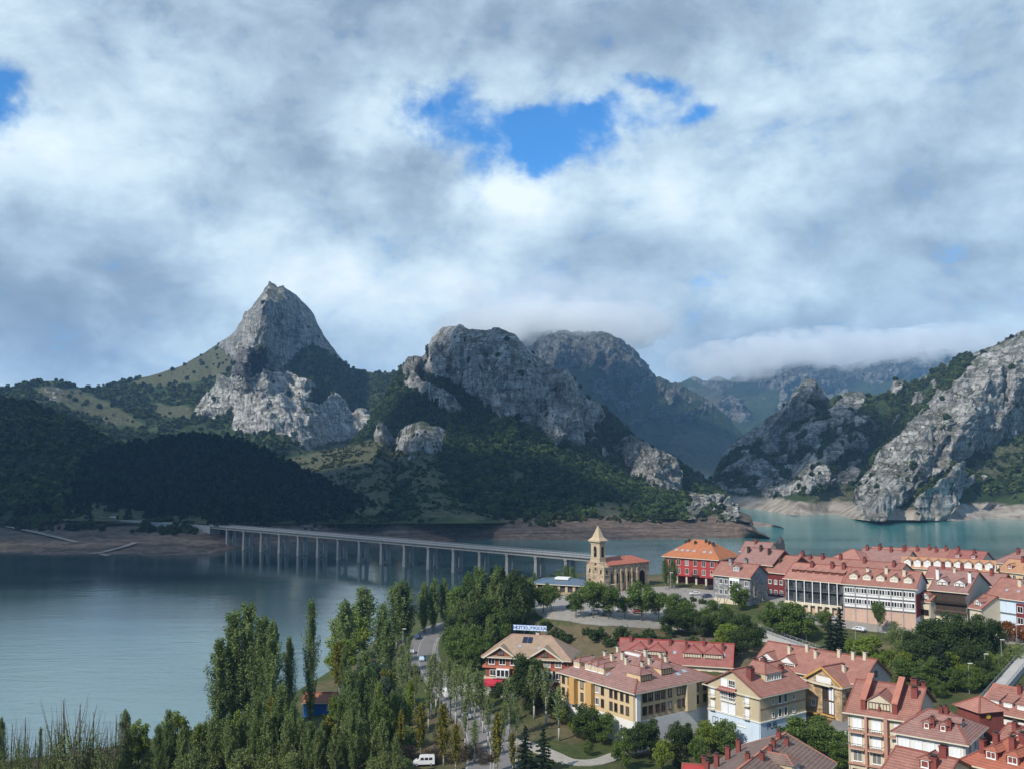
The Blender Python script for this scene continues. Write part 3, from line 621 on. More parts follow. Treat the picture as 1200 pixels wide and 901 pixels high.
def bridge():
    DZ = 17.0; c = -0.0178; b = 14.57
    P = lambda i: at_z((270.8+b*i)/(1+c*i), 526+90.7/(1+c*i), DZ)
    p0 = P(0); p15 = P(15); p0 = Vector((p0.x,p0.y,DZ)); p15 = Vector((p15.x,p15.y,DZ))
    d = (p15-p0).normalized(); n = Vector((-d.y, d.x, 0)); sp = (p15-p0).length/15
    ang = math.atan2(d.y, d.x); root = empty('road_bridge', (p0.x, p0.y, 0), ang)
    tag(root, 'long grey concrete road bridge on tall twin columns crossing the lake', 'bridge')
    L0, L1 = -sp*1.0, sp*16.35; W = 5.2
    m = MB(); m.box(L0, L1, -W, W, DZ-0.55, DZ); m.box(L0, L1, -W+1.2, -W+2.2, DZ-2.4, DZ-0.56); m.box(L0, L1, W-2.2, W-1.2, DZ-2.4, DZ-0.56); m.box(L0,L1,-0.5,0.5,DZ-2.0,DZ-0.56)
    m.build('deck', M_CONC, root)
    m = MB(); m.box(L0, L1, -4.0, 4.0, DZ+0.004, DZ+0.06); m.build('carriageway', M_ASPH, root)
    for s in (-1, 1):
        m = MB(); m.box(L0, L1, s*4.9-0.14, s*4.9+0.14, DZ+0.003, DZ+0.35)
        for k in range(int((L1-L0)/2.5)): m.box(L0+k*2.5, L0+k*2.5+0.1, s*4.9-0.05, s*4.9+0.05, DZ+0.35, DZ+1.15)
        m.box(L0, L1, s*4.9-0.06, s*4.9+0.06, DZ+0.7, DZ+0.8); m.box(L0, L1, s*4.9-0.08, s*4.9+0.08, DZ+1.15, DZ+1.25); m.build('guard_rail', M_STEEL, root)
    for i in range(16):
        x = i*sp; m = MB(); m.box(x-1.0, x+1.0, -W+0.5, W-0.5, DZ-3.3, DZ-2.403); pr = m.build('pier', M_CONC, root)
        for s in (-1, 1):
            m = MB(); cy = s*3.3; m.hull([(x-1.35,cy-1.35,-6),(x+1.35,cy-1.35,-6),(x+1.35,cy+1.35,-6),(x-1.35,cy+1.35,-6)], [(x-0.95,cy-0.95,DZ-3.303),(x+0.95,cy-0.95,DZ-3.303),(x+0.95,cy+0.95,DZ-3.303),(x-0.95,cy+0.95,DZ-3.303)])
            m.build('column', M_CONC, pr)
        m = MB(); m.box(x-0.6, x+0.6, -2.4, 2.4, 0.9, 2.2); m.build('cross_beam', M_CONC, pr)
    for xa, sg in ((L0, -1), (L1, 1)):
        m = MB(); m.box(xa-(4 if sg < 0 else 0), xa+(0 if sg < 0 else 4), -5.0, 5.0, -2, DZ-0.003); m.build('abutment', M_CONC, root)
    return p0, d, n, sp
BR_P, BR_D, BR_N, BR_SP = bridge()
# ------------------------------------------------------------------ the near shore, terraces and roads
GP = [ # (px, py, z) seen in the picture, turned into ground heights
 (0,892,0),(120,876,0),(220,856,0),(300,832,0),(370,796,0),(410,770,0),(445,742,0),(490,716,0),(540,698,0),(590,688,0),(640,682,0),(690,672,0),
 (0,860,-6),(200,830,-6),(330,790,-6),(420,730,-6),(500,695,-6),(590,672,-6),(640,668,-6),(690,660,-6),
 (340,860,4),(380,836,4),(430,860,6),(480,870,7),(440,800,5),(470,775,6),(520,742,8),(500,750,8),(540,722,8),(545,800,9.5),(520,790,8.5),(560,780,10.5),(530,760,9),
 (590,770,12),(620,806,12),(665,808,12),(690,790,12.5),(720,770,13),(560,830,9.5),(600,850,9),(650,846,8.6),(690,868,7.6),(745,878,6.4),(800,886,6.2),(850,882,5.4),(893,890,5.0),(925,882,6.5),(960,850,11),(620,893,7.5),(700,896,7.5),(560,893,7),
 (640,762,13),(700,760,13),(770,758,13),(840,762,13),(600,755,12.5),(570,740,12),(575,712,18.5),(600,722,19.5),(640,724,20),(700,731,20),(760,735,20),(820,740,20),(860,748,19),(890,757,16.5),
 (640,706,20.5),(720,700,20.5),(790,700,20.5),(830,712,20.3),(700,690,20.5),(600,704,16),(580,704,11),
 (900,728,20),(950,736,19.4),(1010,743,19),(1075,750,18.8),(1130,752,18.8),(1180,752,19),(1230,756,20),(950,757,16.5),(1000,768,15.5),(1060,785,14.5),(1100,775,16.5),(1150,790,15.5),(1040,800,13),(1110,812,13),(1165,812,14),(1200,790,16),(1010,850,12),(1250,800,17)]
WP = [ # plain world points (x, y, z)
 (0,0,77),(0,60,46),(0,120,26),(-90,70,38),(-90,120,22),(90,60,44),(90,120,25),(-160,110,18),(-160,160,6),(-90,170,9),(-60,210,7),(0,170,13),(0,210,8.5),(70,165,13),(120,160,16),(110,200,13.5),(150,220,16),(-230,120,8),(-260,190,-6),
 (-330,120,-2),(200,160,24),(250,240,24),(0,-80,95),(200,0,70),(-200,0,50),(-200,-80,70),(200,-80,90),
 (60,470,20),(120,470,20),(200,470,20),(260,430,20),(200,390,20),(150,420,20),(260,350,21),(330,420,20),(300,500,18),(60,520,10),(130,530,10),(220,545,8),(330,570,6),(30,560,-3),(120,580,-4),(220,600,-5),(340,620,-5),(440,520,12),(480,620,-5),(430,300,30),(30,500,12),(10,470,6),(0,440,4)]
G = np.array([tuple(at_z(px, py, z)) for px, py, z in GP]+WP)
def _tps(r2): return 0.5*r2*np.log(np.maximum(r2, 1e-9))
_gx, _gy, _gz = G[:,0]/100, G[:,1]/100, G[:,2]
_n = len(G); _K = _tps((_gx[:,None]-_gx)**2+(_gy[:,None]-_gy)**2)+np.eye(_n)*0.01
_A = np.zeros((_n+3,_n+3)); _A[:_n,:_n] = _K; _A[:_n,_n] = 1; _A[:_n,_n+1] = _gx; _A[:_n,_n+2] = _gy; _A[_n:,:_n] = _A[:_n,_n:].T
_c = np.linalg.solve(_A, np.concatenate([_gz, np.zeros(3)]))
def ground(x, y):
    x = np.asarray(x, float)/100; y = np.asarray(y, float)/100; sh = np.broadcast(x, y).shape
    x, y = np.broadcast_to(x, sh).ravel(), np.broadcast_to(y, sh).ravel(); out = np.empty(x.shape)
    for i in range(0, len(x), 20000):
        xs, ys = x[i:i+20000], y[i:i+20000]
        out[i:i+20000] = _tps((xs[:,None]-_gx)**2+(ys[:,None]-_gy)**2)@_c[:_n]+_c[_n]+_c[_n+1]*xs+_c[_n+2]*ys
    return out.reshape(sh) if sh else float(out[0])
def on_ground(px, py, z=10.0):
    for _ in range(25):
        p = at_z(px, py, z); z = 0.5*z+0.5*ground(p.x, p.y)
    return Vector((p.x, p.y, ground(p.x, p.y)))
def mat_ground():
    t = NT('meadow_ground'); P = t.pos(); n = t.noise(P, 0.05, 5, 0.6); f = t.noise(P, 0.5, 6, 0.7); q = t.noise(P, 3.0, 4, 0.7)
    g = t.ramp(t.math('ADD', t.math('MULTIPLY', f, 0.5), t.math('MULTIPLY', q, 0.5)), [(0.3,(0.028,0.042,0.016)), (0.5,(0.058,0.075,0.026)), (0.7,(0.11,0.115,0.05))])
    d = t.ramp(t.math('ADD', t.math('MULTIPLY', f, 0.5), t.math('MULTIPLY', q, 0.5)), [(0.3,(0.07,0.055,0.032)), (0.5,(0.13,0.105,0.062)), (0.7,(0.2,0.17,0.11))])
    pv = t.ramp(t.math('ADD', t.math('MULTIPLY', q, 0.4), t.math('MULTIPLY', f, 0.6)), [(0.3,(0.20,0.185,0.165)), (0.7,(0.36,0.335,0.30))])
    c = t.mix(t.rng(t.math('ADD', t.attr('dry'), t.math('MULTIPLY', t.math('SUBTRACT', n, 0.5), 1.4)), 0.35, 0.65), g, d)
    c = t.mix(t.rng(t.attr('paved'), 0.45, 0.55), c, pv)
    t.bump(t.math('ADD', f, q), 0.5, 0.25); return t.base(c, 0.95, 0.1)
def near_land():
    xs = np.arange(-430, 620, 2.5); ys = np.arange(-80, 660, 2.5); X, Y = np.meshgrid(xs, ys); Z = ground(X, Y)
    Z = Z+0.35*fbm(X/14, Y/14, X*0, 3)*np.clip(Z/3, 0, 1)
    PX = CX+X/np.maximum(Y,1)*F; PY = 526+(HC-Z)/np.maximum(Y,1)*F
    dry = np.full_like(X, 0.45)
    for poly, v in (([(560,705),(620,728),(700,733),(860,745),(890,775),(560,775)], 1.1), ([(620,820),(720,850),(720,880),(640,870)], 0.55), ([(560,850),(720,865),(900,901),(560,901)], 0.3), ([(960,750),(1080,765),(1080,800),(1000,790)], 0.6), ([(480,700),(580,700),(580,790),(470,800)], 0.25),
                    ([(400,830),(560,830),(560,905),(400,905)], 0.6), ([(1010,790),(1170,770),(1200,800),(1100,830)], 0.2)):
        dry = np.where(in_poly(PX, PY, poly), v, dry)
    pav = np.zeros_like(X)
    for poly in ([(628,700),(690,690),(780,684),(840,690),(845,722),(830,738),(760,732),(690,728),(640,721),(625,716)], [(838,690),(900,700),(905,722),(1080,744),(1200,752),(1260,640),(900,640)]):
        pav = np.where(in_poly(PX, PY, poly), 1.0, pav)
    for _ in range(3): pav[1:-1,1:-1] = (pav[1:-1,1:-1]*2+pav[:-2,1:-1]+pav[2:,1:-1]+pav[1:-1,:-2]+pav[1:-1,2:])/6
    for _ in range(4): dry[1:-1,1:-1] = (dry[1:-1,1:-1]*2+dry[:-2,1:-1]+dry[2:,1:-1]+dry[1:-1,:-2]+dry[1:-1,2:])/6
    o = np_mesh('ground', np.stack([X,Y,Z],-1).reshape(-1,3), grid_quads(len(ys), len(xs)), (mat_ground(),)); attr(o, 'dry', dry); attr(o, 'paved', pav); tag(o, kind='structure')
near_land()
def smooth_path(pts, step=2.0):
    P = np.array([(p[0], p[1]) for p in pts], float); out = []
    Q = np.concatenate([[2*P[0]-P[1]], P, [2*P[-1]-P[-2]]])
    for i in range(1, len(Q)-2):
        n = max(2, int(np.linalg.norm(Q[i+1]-Q[i])/step))
        for k in range(n):
            t = k/n; out.append(0.5*((2*Q[i])+(-Q[i-1]+Q[i+1])*t+(2*Q[i-1]-5*Q[i]+4*Q[i+1]-Q[i+2])*t*t+(-Q[i-1]+3*Q[i]-3*Q[i+1]+Q[i+2])*t**3))
    out.append(P[-1]); return np.array(out)
def strip(name, path, off0, off1, lift, mat, kind='structure', drop=0.0, flat=True):
    d = np.gradient(path, axis=0); d /= np.linalg.norm(d, axis=1)[:,None]; nrm = np.stack([-d[:,1], d[:,0]], 1)
    m = max(2, int(abs(off1-off0)/1.5)+1); offs = np.linspace(off0, off1, m)
    XY = path[:,None,:]+nrm[:,None,:]*offs[None,:,None]
    zc = ground(path[:,0], path[:,1]); k = np.ones(7)/7; zc = np.convolve(np.pad(zc, 3, mode='edge'), k, 'valid')
    Z = np.repeat(zc[:,None], m, 1) if flat else ground(XY[...,0], XY[...,1])
    V = np.concatenate([XY, (Z+lift)[...,None]], -1)
    if drop:   # give it side skirts so that it has a kerb-like edge
        V = np.concatenate([V[:,:1]-np.array([0,0,drop]), V, V[:,-1:]-np.array([0,0,drop])], 1); m += 2
    o = np_mesh(name, V.reshape(-1,3), grid_quads(len(path), m), (mat,), smooth=False)
    if kind: tag(o, kind=kind)
    return o
M_ROAD = plain('road_surface', (0.20,0.19,0.185), 0.9, 0.1, 0.22, 0.25); M_PAVE = plain('pale_paving', (0.40,0.37,0.33), 0.9, 0.1, 0.15, 0.8)
M_GRAVEL = plain('gravel_track', (0.36,0.33,0.29), 0.95, 0.1, 0.25, 0.6); M_LINE = plain('road_paint', (0.5,0.5,0.48), 0.7, 0.2, 0.1)
road = smooth_path([tuple(on_ground(px, py, 9))[:2] for px, py in ((590,716),(552,722),(524,737),(508,757),(510,780),(526,806),(548,830),(566,850),(574,880),(572,912),(560,960))])
strip('parking_strip', road[:int(len(road)*0.5)], -9.0, -5.52, 0.37, M_ROAD, drop=1.2)
strip('road', road, -5.5, 6.5, 0.35, M_ROAD, drop=1.2)
strip('road_line', road, 0.1, 0.22, 0.36, M_LINE); strip('road_line', road, 0.75, 0.87, 0.36, M_LINE)
strip('road_edge_line', road, -5.2, -5.07, 0.36, M_LINE); strip('road_edge_line', road, 5.87, 6.0, 0.36, M_LINE)
strip('pavement', road[:int(len(road)*0.62)], 6.52, 9.6, 0.48, M_PAVE, drop=1.2)
side = smooth_path([tuple(on_ground(px, py, 9))[:2] for px, py in ((540,805),(566,808),(600,812),(640,812),(668,818))]); strip('hotel_forecourt', side, -3.5, 4.5, 0.42, M_PAVE, drop=1.0)
track = smooth_path([tuple(on_ground(px, py, 8))[:2] for px, py in ((560,872),(600,868),(640,882),(668,893),(700,893),(728,884),(752,878))]); strip('gravel_path', track, -2.2, 2.2, 0.3, M_GRAVEL, drop=1.0)
lane = smooth_path([tuple(on_ground(px, py, 11))[:2] for px, py in ((905,905),(950,885),(975,868),(990,858),(1003,840))]); strip('village_lane', lane, -4.5, 4.5, 0.4, M_ROAD, drop=1.5)
far_road = smooth_path([(-700,930),(-520,930),(-420,905),(-340,880),(-300,855),(BR_P.x-BR_D.x*BR_SP, BR_P.y-BR_D.y*BR_SP)], 6.0)
def far_strip(name, path, w, z, mat):
    d = np.gradient(path, axis=0); d /= np.linalg.norm(d, axis=1)[:,None]; n = np.stack([-d[:,1], d[:,0]], 1)
    a = np.concatenate([path+n*w, np.full((len(path),1), z)], 1); b = np.concatenate([path-n*w, np.full((len(path),1), z)], 1); c = b.copy(); c[:,2] -= 6
    tag(np_mesh(name, np.stack([a,b,c],1).reshape(-1,3), grid_quads(len(path), 3), (mat,), smooth=False), kind='structure')
far_strip('lakeside_road', far_road, 5.0, 17.03, plain('pale_road', (0.28,0.27,0.25), 0.9, 0.1, 0.15))
# ------------------------------------------------------------------ trees
def mat_leaf(name, lo, hi, dead=0.0):
    t = NT(name); oi = t.N.new('ShaderNodeObjectInfo').outputs['Random']; P = t.pos()
    isl = t.N.new('ShaderNodeNewGeometry').outputs['Random Per Island']
    f = t.math('ADD', t.math('MULTIPLY', isl, 0.55), t.math('MULTIPLY', t.noise(P, 0.45, 3), 0.6))
    c = t.mix(t.rng(f, 0.25, 0.9), lo, hi)
    c = t.mix(t.rng(oi, 0, 1, 0.0, 0.3), c, tuple(v*0.6 for v in lo))
    t.base(c, 0.65, 0.25)
    tr = t.N.new('ShaderNodeBsdfTranslucent'); t.L.new(t.mix(1.0, c, (0.9,1.0,0.45), 'MULTIPLY'), tr.inputs[0])
    mx = t.N.new('ShaderNodeMixShader'); mx.inputs[0].default_value = 0.34; t.L.new(t.b.outputs[0], mx.inputs[1]); t.L.new(tr.outputs[0], mx.inputs[2]); t.L.new(mx.outputs[0], t.out.inputs[0])
    return t.m
M_BARK = plain('bark', (0.12,0.10,0.085), 0.9, 0.1, 0.35, 2.0); M_PALEBARK = plain('pale_bark', (0.36,0.34,0.30), 0.9, 0.1, 0.3, 1.0)
L_POP = mat_leaf('poplar_leaves', (0.067,0.105,0.038), (0.261,0.337,0.113)); L_YEL = mat_leaf('yellowing_leaves', (0.10,0.10,0.014), (0.30,0.27,0.035))
L_DARK = mat_leaf('dark_leaves', (0.023,0.047,0.016), (0.098,0.143,0.042)); L_MID = mat_leaf('green_leaves', (0.048,0.090,0.022), (0.194,0.269,0.063))
L_LIME = mat_leaf('light_green_leaves', (0.091,0.143,0.023), (0.286,0.351,0.058)); L_FIR = mat_leaf('fir_needles', (0.012,0.026,0.016), (0.045,0.07,0.036))
L_OLV = mat_leaf('olive_leaves', (0.090,0.128,0.041), (0.299,0.359,0.128)); L_RUST = mat_leaf('rust_leaves', (0.12,0.04,0.012), (0.30,0.11,0.03)); L_SIL = mat_leaf('silvery_leaves', (0.04,0.075,0.045), (0.15,0.21,0.14))
L_BROWN = mat_leaf('dry_twigs', (0.06,0.045,0.03), (0.15,0.115,0.08))
def leaf_mesh(name, C, size, g, mat, up=0.4, asp=1.0):
    n = len(C); a = g.normal(size=(n,3)); a[:,2] += up; a /= np.linalg.norm(a,axis=1)[:,None]
    b = np.cross(a, g.normal(size=(n,3))); b /= np.linalg.norm(b,axis=1)[:,None]; e = np.cross(a, b)
    s = (size*(0.6+0.8*g.random(n)))[:,None]
    V = np.stack([C+b*s, C+e*s*0.6*asp, C-b*s, C-e*s*0.6*asp], 1).reshape(-1,3)
    o = np_mesh(name, V, np.arange(n*4).reshape(n,4), (mat,), smooth=False); return o
def limb(m, pts, r0, r1, n=6):
    k = len(pts)
    for i in range(k-1): m.tube(pts[i], pts[i+1], r0+(r1-r0)*i/(k-1), r0+(r1-r0)*(i+1)/(k-1), n)
def make_tree(name, kind, H, W, mat, bark, seed, n, leaf, clear=0.12):
    """a tree: trunk with limbs, and a crown of leaf clumps; the base stands at the origin"""
    g = np.random.default_rng(seed); root = empty(name, (0,0,0)); tr = MB()
    clumps = []
    top = H*0.97
    bend = np.array([g.normal()*0.02*H, g.normal()*0.02*H])
    axis = lambda h: np.array([bend[0]*(h/H)**2, bend[1]*(h/H)**2, h])
    limb(tr, [axis(H*f)-np.array([0,0,0.6 if f == 0 else 0]) for f in (0,0.25,0.5,0.75,0.96)], max(0.12, H*0.017), 0.03, 7)
    if kind == 'poplar':
        nb = 46
        for k in range(nb):
            f = clear+(1-clear)*(k/nb)**0.9*0.93; th = k*2.4+g.normal()*0.4
            prof = W/2*(math.sin(math.pi*min(1, 0.12+0.88*((f-clear)/(1-clear))**0.75))**0.75)*(0.75+0.5*g.random())+0.12
            ln = H*(0.12+0.13*g.random())*(1.15-0.8*k/nb); a = axis(f*H); tip = a+np.array([math.cos(th)*prof, math.sin(th)*prof, ln]); tip[2] = min(tip[2], H)
            if k % 3 == 0: limb(tr, [a, (a+tip)/2+np.array([math.cos(th)*prof*0.2, math.sin(th)*prof*0.2, 0]), tip], 0.06, 0.02, 4)
            for s in np.linspace(0.2, 1.0, 5): clumps.append((a+(tip-a)*s, W*(0.17-0.11*s), 3.2))
    elif kind == 'broad':
        nb = 26; cz = H*(clear+1)/2; rz = H*(1-clear)/2
        for k in range(nb):
            d = g.normal(size=3); d[2] = d[2]*0.8+0.25; d /= np.linalg.norm(d); q = 0.62+0.36*g.random()
            c = np.array([d[0]*W/2*q, d[1]*W/2*q, cz+d[2]*rz*q])+np.array([bend[0],bend[1],0])
            clumps.append((c, W*(0.13+0.09*g.random()), 0.85))
            if k % 2 == 0: limb(tr, [axis(H*(clear+0.1*g.random())), (axis(H*0.45)+c)/2, c], H*0.008, 0.03, 5)
        for k in range(6): clumps.append((np.array([g.normal()*W*0.1, g.normal()*W*0.1, cz+g.normal()*rz*0.3]), W*0.22, 0.9))
    elif kind == 'fir':
        nb = 60
        for k in range(nb):
            f = clear+(1-clear)*(k/nb); th = k*2.4; r = W/2*(1-f)**0.85*(0.75+0.45*g.random())+0.15
            a = axis(f*H); tip = a+np.array([math.cos(th)*r, math.sin(th)*r, -0.22*r])
            if k % 3 == 0: limb(tr, [a, tip], 0.05, 0.015, 4)
            for s in np.linspace(0.2, 1.0, 4): clumps.append((a+(tip-a)*s, 0.16*r+0.22, 0.4))
    elif kind == 'bush':
        for k in range(18):
            d = g.normal(size=3); d[2] = abs(d[2]); d /= np.linalg.norm(d); q = 0.4+0.5*g.random()
            c = np.array([d[0]*W/2*q, d[1]*W/2*q, d[2]*H*0.85*q+H*0.06]); clumps.append((c, W*0.17, 0.9))
            if k % 3 == 0: limb(tr, [(0,0,-0.2), c*0.5, c], 0.05, 0.015, 4)
    elif kind == 'wands':
        for k in range(26):
            th = g.random()*6.28; r = W/2*(0.15+0.85*g.random()); h = H*(0.5+0.5*g.random())
            b0 = np.array([math.cos(th)*r*0.25, math.sin(th)*r*0.25, -0.2]); tip = np.array([math.cos(th)*r, math.sin(th)*r, h]); mid = (b0+tip)/2*np.array([0.85,0.85,1.0])
            limb(tr, [b0, mid, tip], 0.05, 0.008, 4)
            for s in np.linspace(0.1, 0.66, 7): clumps.append((b0+(tip-b0)*s, 0.16+0.3*(1-s), 1.8))
    w = np.array([c[1]**2 for c in clumps]); w = w/w.sum(); idx = g.choice(len(clumps), n, p=w)
    cc = np.array([c[0] for c in clumps])[idx]; rr = np.array([c[1] for c in clumps])[idx]; zz = np.array([c[2] for c in clumps])[idx]
    d = g.normal(size=(n,3)); d /= np.linalg.norm(d,axis=1)[:,None]; d *= (g.random((n,1))**0.45); C = cc+d*rr[:,None]*np.stack([np.ones(n),np.ones(n),zz],1)
    C[:,2] = np.clip(C[:,2], 0.05*H, None)
    tr.build('trunk', bark, root, True)
    o = leaf_mesh('crown', C, leaf, g, mat, 0.5); o.parent = root
    return root
PROTO = {}
def proto(key, *a):
    PROTO[key] = [make_tree(*a[:5], a[5], 100*len(PROTO)+s, *a[6:]) for s in range(2)]
#      key            name              kind      H    W   leaves  bark        n     leaf clear
proto('poplar',  'lombardy_poplar', 'poplar', 28, 6.5, L_POP, M_BARK, 13000, 0.21, 0.06)
proto('roadpop', 'poplar_tree',     'poplar', 20, 6.0, L_POP, M_PALEBARK, 7000, 0.24, 0.14)
proto('young',   'young_poplar',    'poplar', 15, 3.0, L_OLV, M_PALEBARK, 1500, 0.17, 0.34)
proto('yellow',  'yellow_poplar',   'poplar', 14, 3.6, L_YEL, M_PALEBARK, 2600, 0.24, 0.14)
proto('dark',    'broadleaf_tree',  'broad',  12, 9.0, L_DARK, M_BARK, 7000, 0.25, 0.12)
proto('mid',     'broadleaf_tree',  'broad',  11, 8.5, L_MID, M_BARK, 6500, 0.25, 0.14)
proto('plaza',   'plaza_tree',      'broad',   9, 7.0, L_MID, M_BARK, 4200, 0.22, 0.30)
proto('lime',    'light_green_tree','broad',  10, 7.5, L_LIME, M_BARK, 5500, 0.24, 0.12)
proto('fir',     'fir_tree',        'fir',    14, 7.0, L_FIR, M_BARK, 5200, 0.26, 0.03)
proto('silver',  'silvery_willow',  'broad',  12, 7.5, L_SIL, M_BARK, 6500, 0.21, 0.10)
proto('olivepop', 'poplar_tree', 'poplar', 18, 5.0, L_OLV, M_BARK, 7000, 0.2, 0.05)
proto('greenpop', 'poplar_tree', 'poplar', 18, 5.5, L_MID, M_BARK, 7000, 0.2, 0.05)
proto('limepop', 'poplar_tree', 'poplar', 18, 5.5, L_LIME, M_BARK, 7000, 0.2, 0.05)
proto('bush',    'bush',            'bush',   3.2, 4.5, L_DARK, M_BARK, 1200, 0.22)
proto('drybush', 'dry_shrub',       'bush',   3.0, 5.0, L_BROWN, M_BARK, 2400, 0.09)
proto('olive',   'olive_shrub',     'bush',   4.2, 5.5, L_OLV, M_BARK, 3400, 0.11)
proto('rust',    'rust_tree',       'broad',   6, 5.5, L_RUST, M_BARK, 1800, 0.26, 0.1)
proto('wands',   'upright_shrub',   'wands', 7.5, 5.0, L_OLV, M_BARK, 3600, 0.08)
ORD = ['first','second','third','fourth','fifth','sixth','seventh','eighth','ninth','tenth','eleventh','twelfth','thirteenth','fourteenth','fifteenth','sixteenth','seventeenth','eighteenth','nineteenth','twentieth','twenty-first','twenty-second','twenty-third','twenty-fourth','twenty-fifth','twenty-sixth','twenty-seventh','twenty-eighth','twenty-ninth','thirtieth']
PH = {'limepop':18,'olivepop':18,'greenpop':18,'poplar':28,'roadpop':20,'young':15,'yellow':14,'dark':12,'mid':11,'plaza':9,'lime':10,'fir':14,'silver':12,'bush':3.2,'drybush':3.0,'olive':4.2,'rust':6,'wands':7.5}
CATS = {'bush':'bush','drybush':'shrub','olive':'shrub','wands':'shrub'}
def plant(key, spots, label, group, wide=1.0):
    """spots: (px of the foot, py of the foot, height in px); labels count from the left"""
    spots = sorted(spots)
    for i, sp in enumerate(spots):
        p = on_ground(sp[0], sp[1]); h = sp[2]*p.y/F; s = h/PH[key]; wd = wide*(sp[3] if len(sp) > 3 else 1.0)
        src = PROTO[key][i % 2]
        lb = label % ORD[i] if '%s' in label else label
        c = dup(src, p, random.random()*6.28, (s*wd, s*wd, s), lb, group if len(spots) > 1 else None); c['category'] = CATS.get(key, 'tree')

plant('poplar', [(256,872,118,1.15),(272,868,146,1.15),(289,866,153,1.1),(305,868,140,1.1),(319,872,138,0.9)], '%s dark poplar from the left in the tall lakeside clump', 'tall poplars in the lakeside clump', 1.0)
plant('poplar', [(338,864,112,0.9),(363,852,144,0.7),(404,850,90,0.8)], '%s poplar from the left beside the blue and brown hut', 'poplars around the blue hut', 0.85)
plant('poplar', [(408,886,96,1.0),(428,880,112,1.1),(394,900,56,1.3),(330,898,92,1.2),(362,908,60,1.3),(300,900,80,1.3),(415,908,84,1.2),(342,900,74,1.0),(378,906,58,1.1)], '%s dark leafy poplar from the left below the hut', 'dark poplars below the hut', 1.0)
plant('roadpop', [(405,790,82,1.2),(425,768,75,1.7),(447,790,78,1.0),(465,760,72,1.3),(476,756,72,1.2),(497,748,62,0.9),(508,744,62,0.9),(521,738,56,1.0),(455,800,70,1.1)], '%s poplar from the left in the row between road and lake', 'poplars between the road and the lake')
plant('lime', [(410,778,58),(400,800,50)], '%s yellow green tree from the left at the water edge', 'yellow green trees at the shore')
plant('silver', [(437,838,68),(424,842,60),(452,848,52),(412,850,56)], '%s silvery willow from the left beneath the road poplars', 'silvery willows beneath the road', 0.9)
plant('young', [(447,836,62),(462,832,60),(470,840,66),(478,828,60),(486,838,58),(505,842,72),(511,836,68),(516,842,64),(528,846,70),(534,852,72),(541,842,58),(548,858,72),(556,862,74),(563,850,60),(502,858,62),(440,870,60),(468,868,58),(545,880,60),(572,878,62),(590,884,58),(606,880,60),(480,800,52),(470,806,50),(551,836,60)], '%s thin young poplar from the left in the grove below the bend', 'young poplars in the grove below the bend')
plant('young', [(556,895,50),(566,860,62),(597,866,70),(640,850,66),(655,868,60),(626,842,60)], '%s slender pale green poplar from the left by the gravel path', 'slender poplars by the gravel path', 1.3)
plant('yellow', [(470,884,50,0.9),(458,872,46,0.9),(451,842,56),(493,886,60),(520,896,68),(534,903,52),(582,905,66),(601,903,42)], '%s yellow autumn poplar from the left in the grove', 'yellow poplars in the grove')
plant('fir', [(615,908,56),(637,906,52)], '%s dark fir from the left beside the gravel path', 'firs beside the gravel path')
plant('dark', [(556,748,70),(588,738,66),(604,734,62),(566,764,58),(600,756,46),(535,766,46),(610,728,48),(594,746,58)], '%s dark tree from the left in the wood beside the road bend', 'dark trees in the wood by the bend', 0.72)
plant('mid', [(540,752,62),(572,742,70),(548,768,50),(582,770,52),(620,722,42),(578,756,54),(557,778,44),(606,718,40)], '%s green tree from the left in the wood beside the road bend', 'green trees in the wood by the bend', 0.7)
plant('olivepop', [(538,760,56),(553,756,62),(560,752,66),(578,746,72),(586,750,64),(597,738,62),(608,742,54),(616,730,46),(545,774,42),(574,776,48)], '%s tall olive tree from the left in the wood by the bend', 'olive trees in the wood by the bend', 1.2)
plant('greenpop', [(533,748,58),(548,740,66),(562,738,70),(582,732,66)], '%s feathery tree from the left at the top of the wood by the bend', 'feathery trees in the wood', 1.3)
plant('fir', [(575,742,76),(590,738,72),(562,746,68)], '%s tall dark fir from the left in the wood by the bend', 'firs in the wood by the bend', 0.9)
plant('mid', [(540,778,42),(566,782,38),(552,788,30),(530,772,36)], '%s green tree from the left on the lawn beside the road', 'green trees on the lawn by the road')
plant('roadpop', [(600,700,28),(612,699,24),(626,698,26),(642,697,22),(655,697,28),(664,697,34),(672,697,32),(590,700,24),(780,690,34),(790,690,34)], '%s small poplar from the left behind the church hall', 'small poplars behind the church hall', 1.1)
plant('plaza', [(637,717,33),(646,717,30),(675,723,30),(695,723,42),(713,724,38),(752,727,46),(732,725,26),(772,728,34)], '%s plaza tree from the left along the church terrace', 'trees along the church terrace')
plant('mid', [(794,737,40,1.1),(806,742,34,1.2),(842,742,38,1.2),(828,745,30,1.1),(866,716,32)], '%s rounded green tree from the left below the grey house', 'rounded trees below the grey house')
plant('dark', [(785,745,30,1.2),(818,748,32),(856,752,34,1.2),(872,758,36,1.1),(884,762,30,1.2),(868,772,38)], '%s dark tree from the left on the bank under the terrace', 'dark trees on the bank under the terrace')
plant('lime', [(852,764,34),(838,772,24),(862,760,22)], '%s bright green tree from the left behind the crimson roofed house', 'bright trees behind the crimson roof')
plant('bush', [(650,748,16),(662,752,14),(700,750,18),(715,756,14),(735,752,22),(750,757,20),(640,736,12),(762,748,14),(780,756,16),(690,742,12),(625,745,14),(810,756,14),(724,744,10)], '%s dark bush from the left on the dry bank above the hotel', 'bushes on the dry bank', 1.0)
plant('mid', [(914,742,38,1.2),(925,748,42,1.3),(940,750,36,1.2),(905,744,30,1.1)], '%s green tree from the left below the balcony arcade', 'green trees below the balcony arcade')
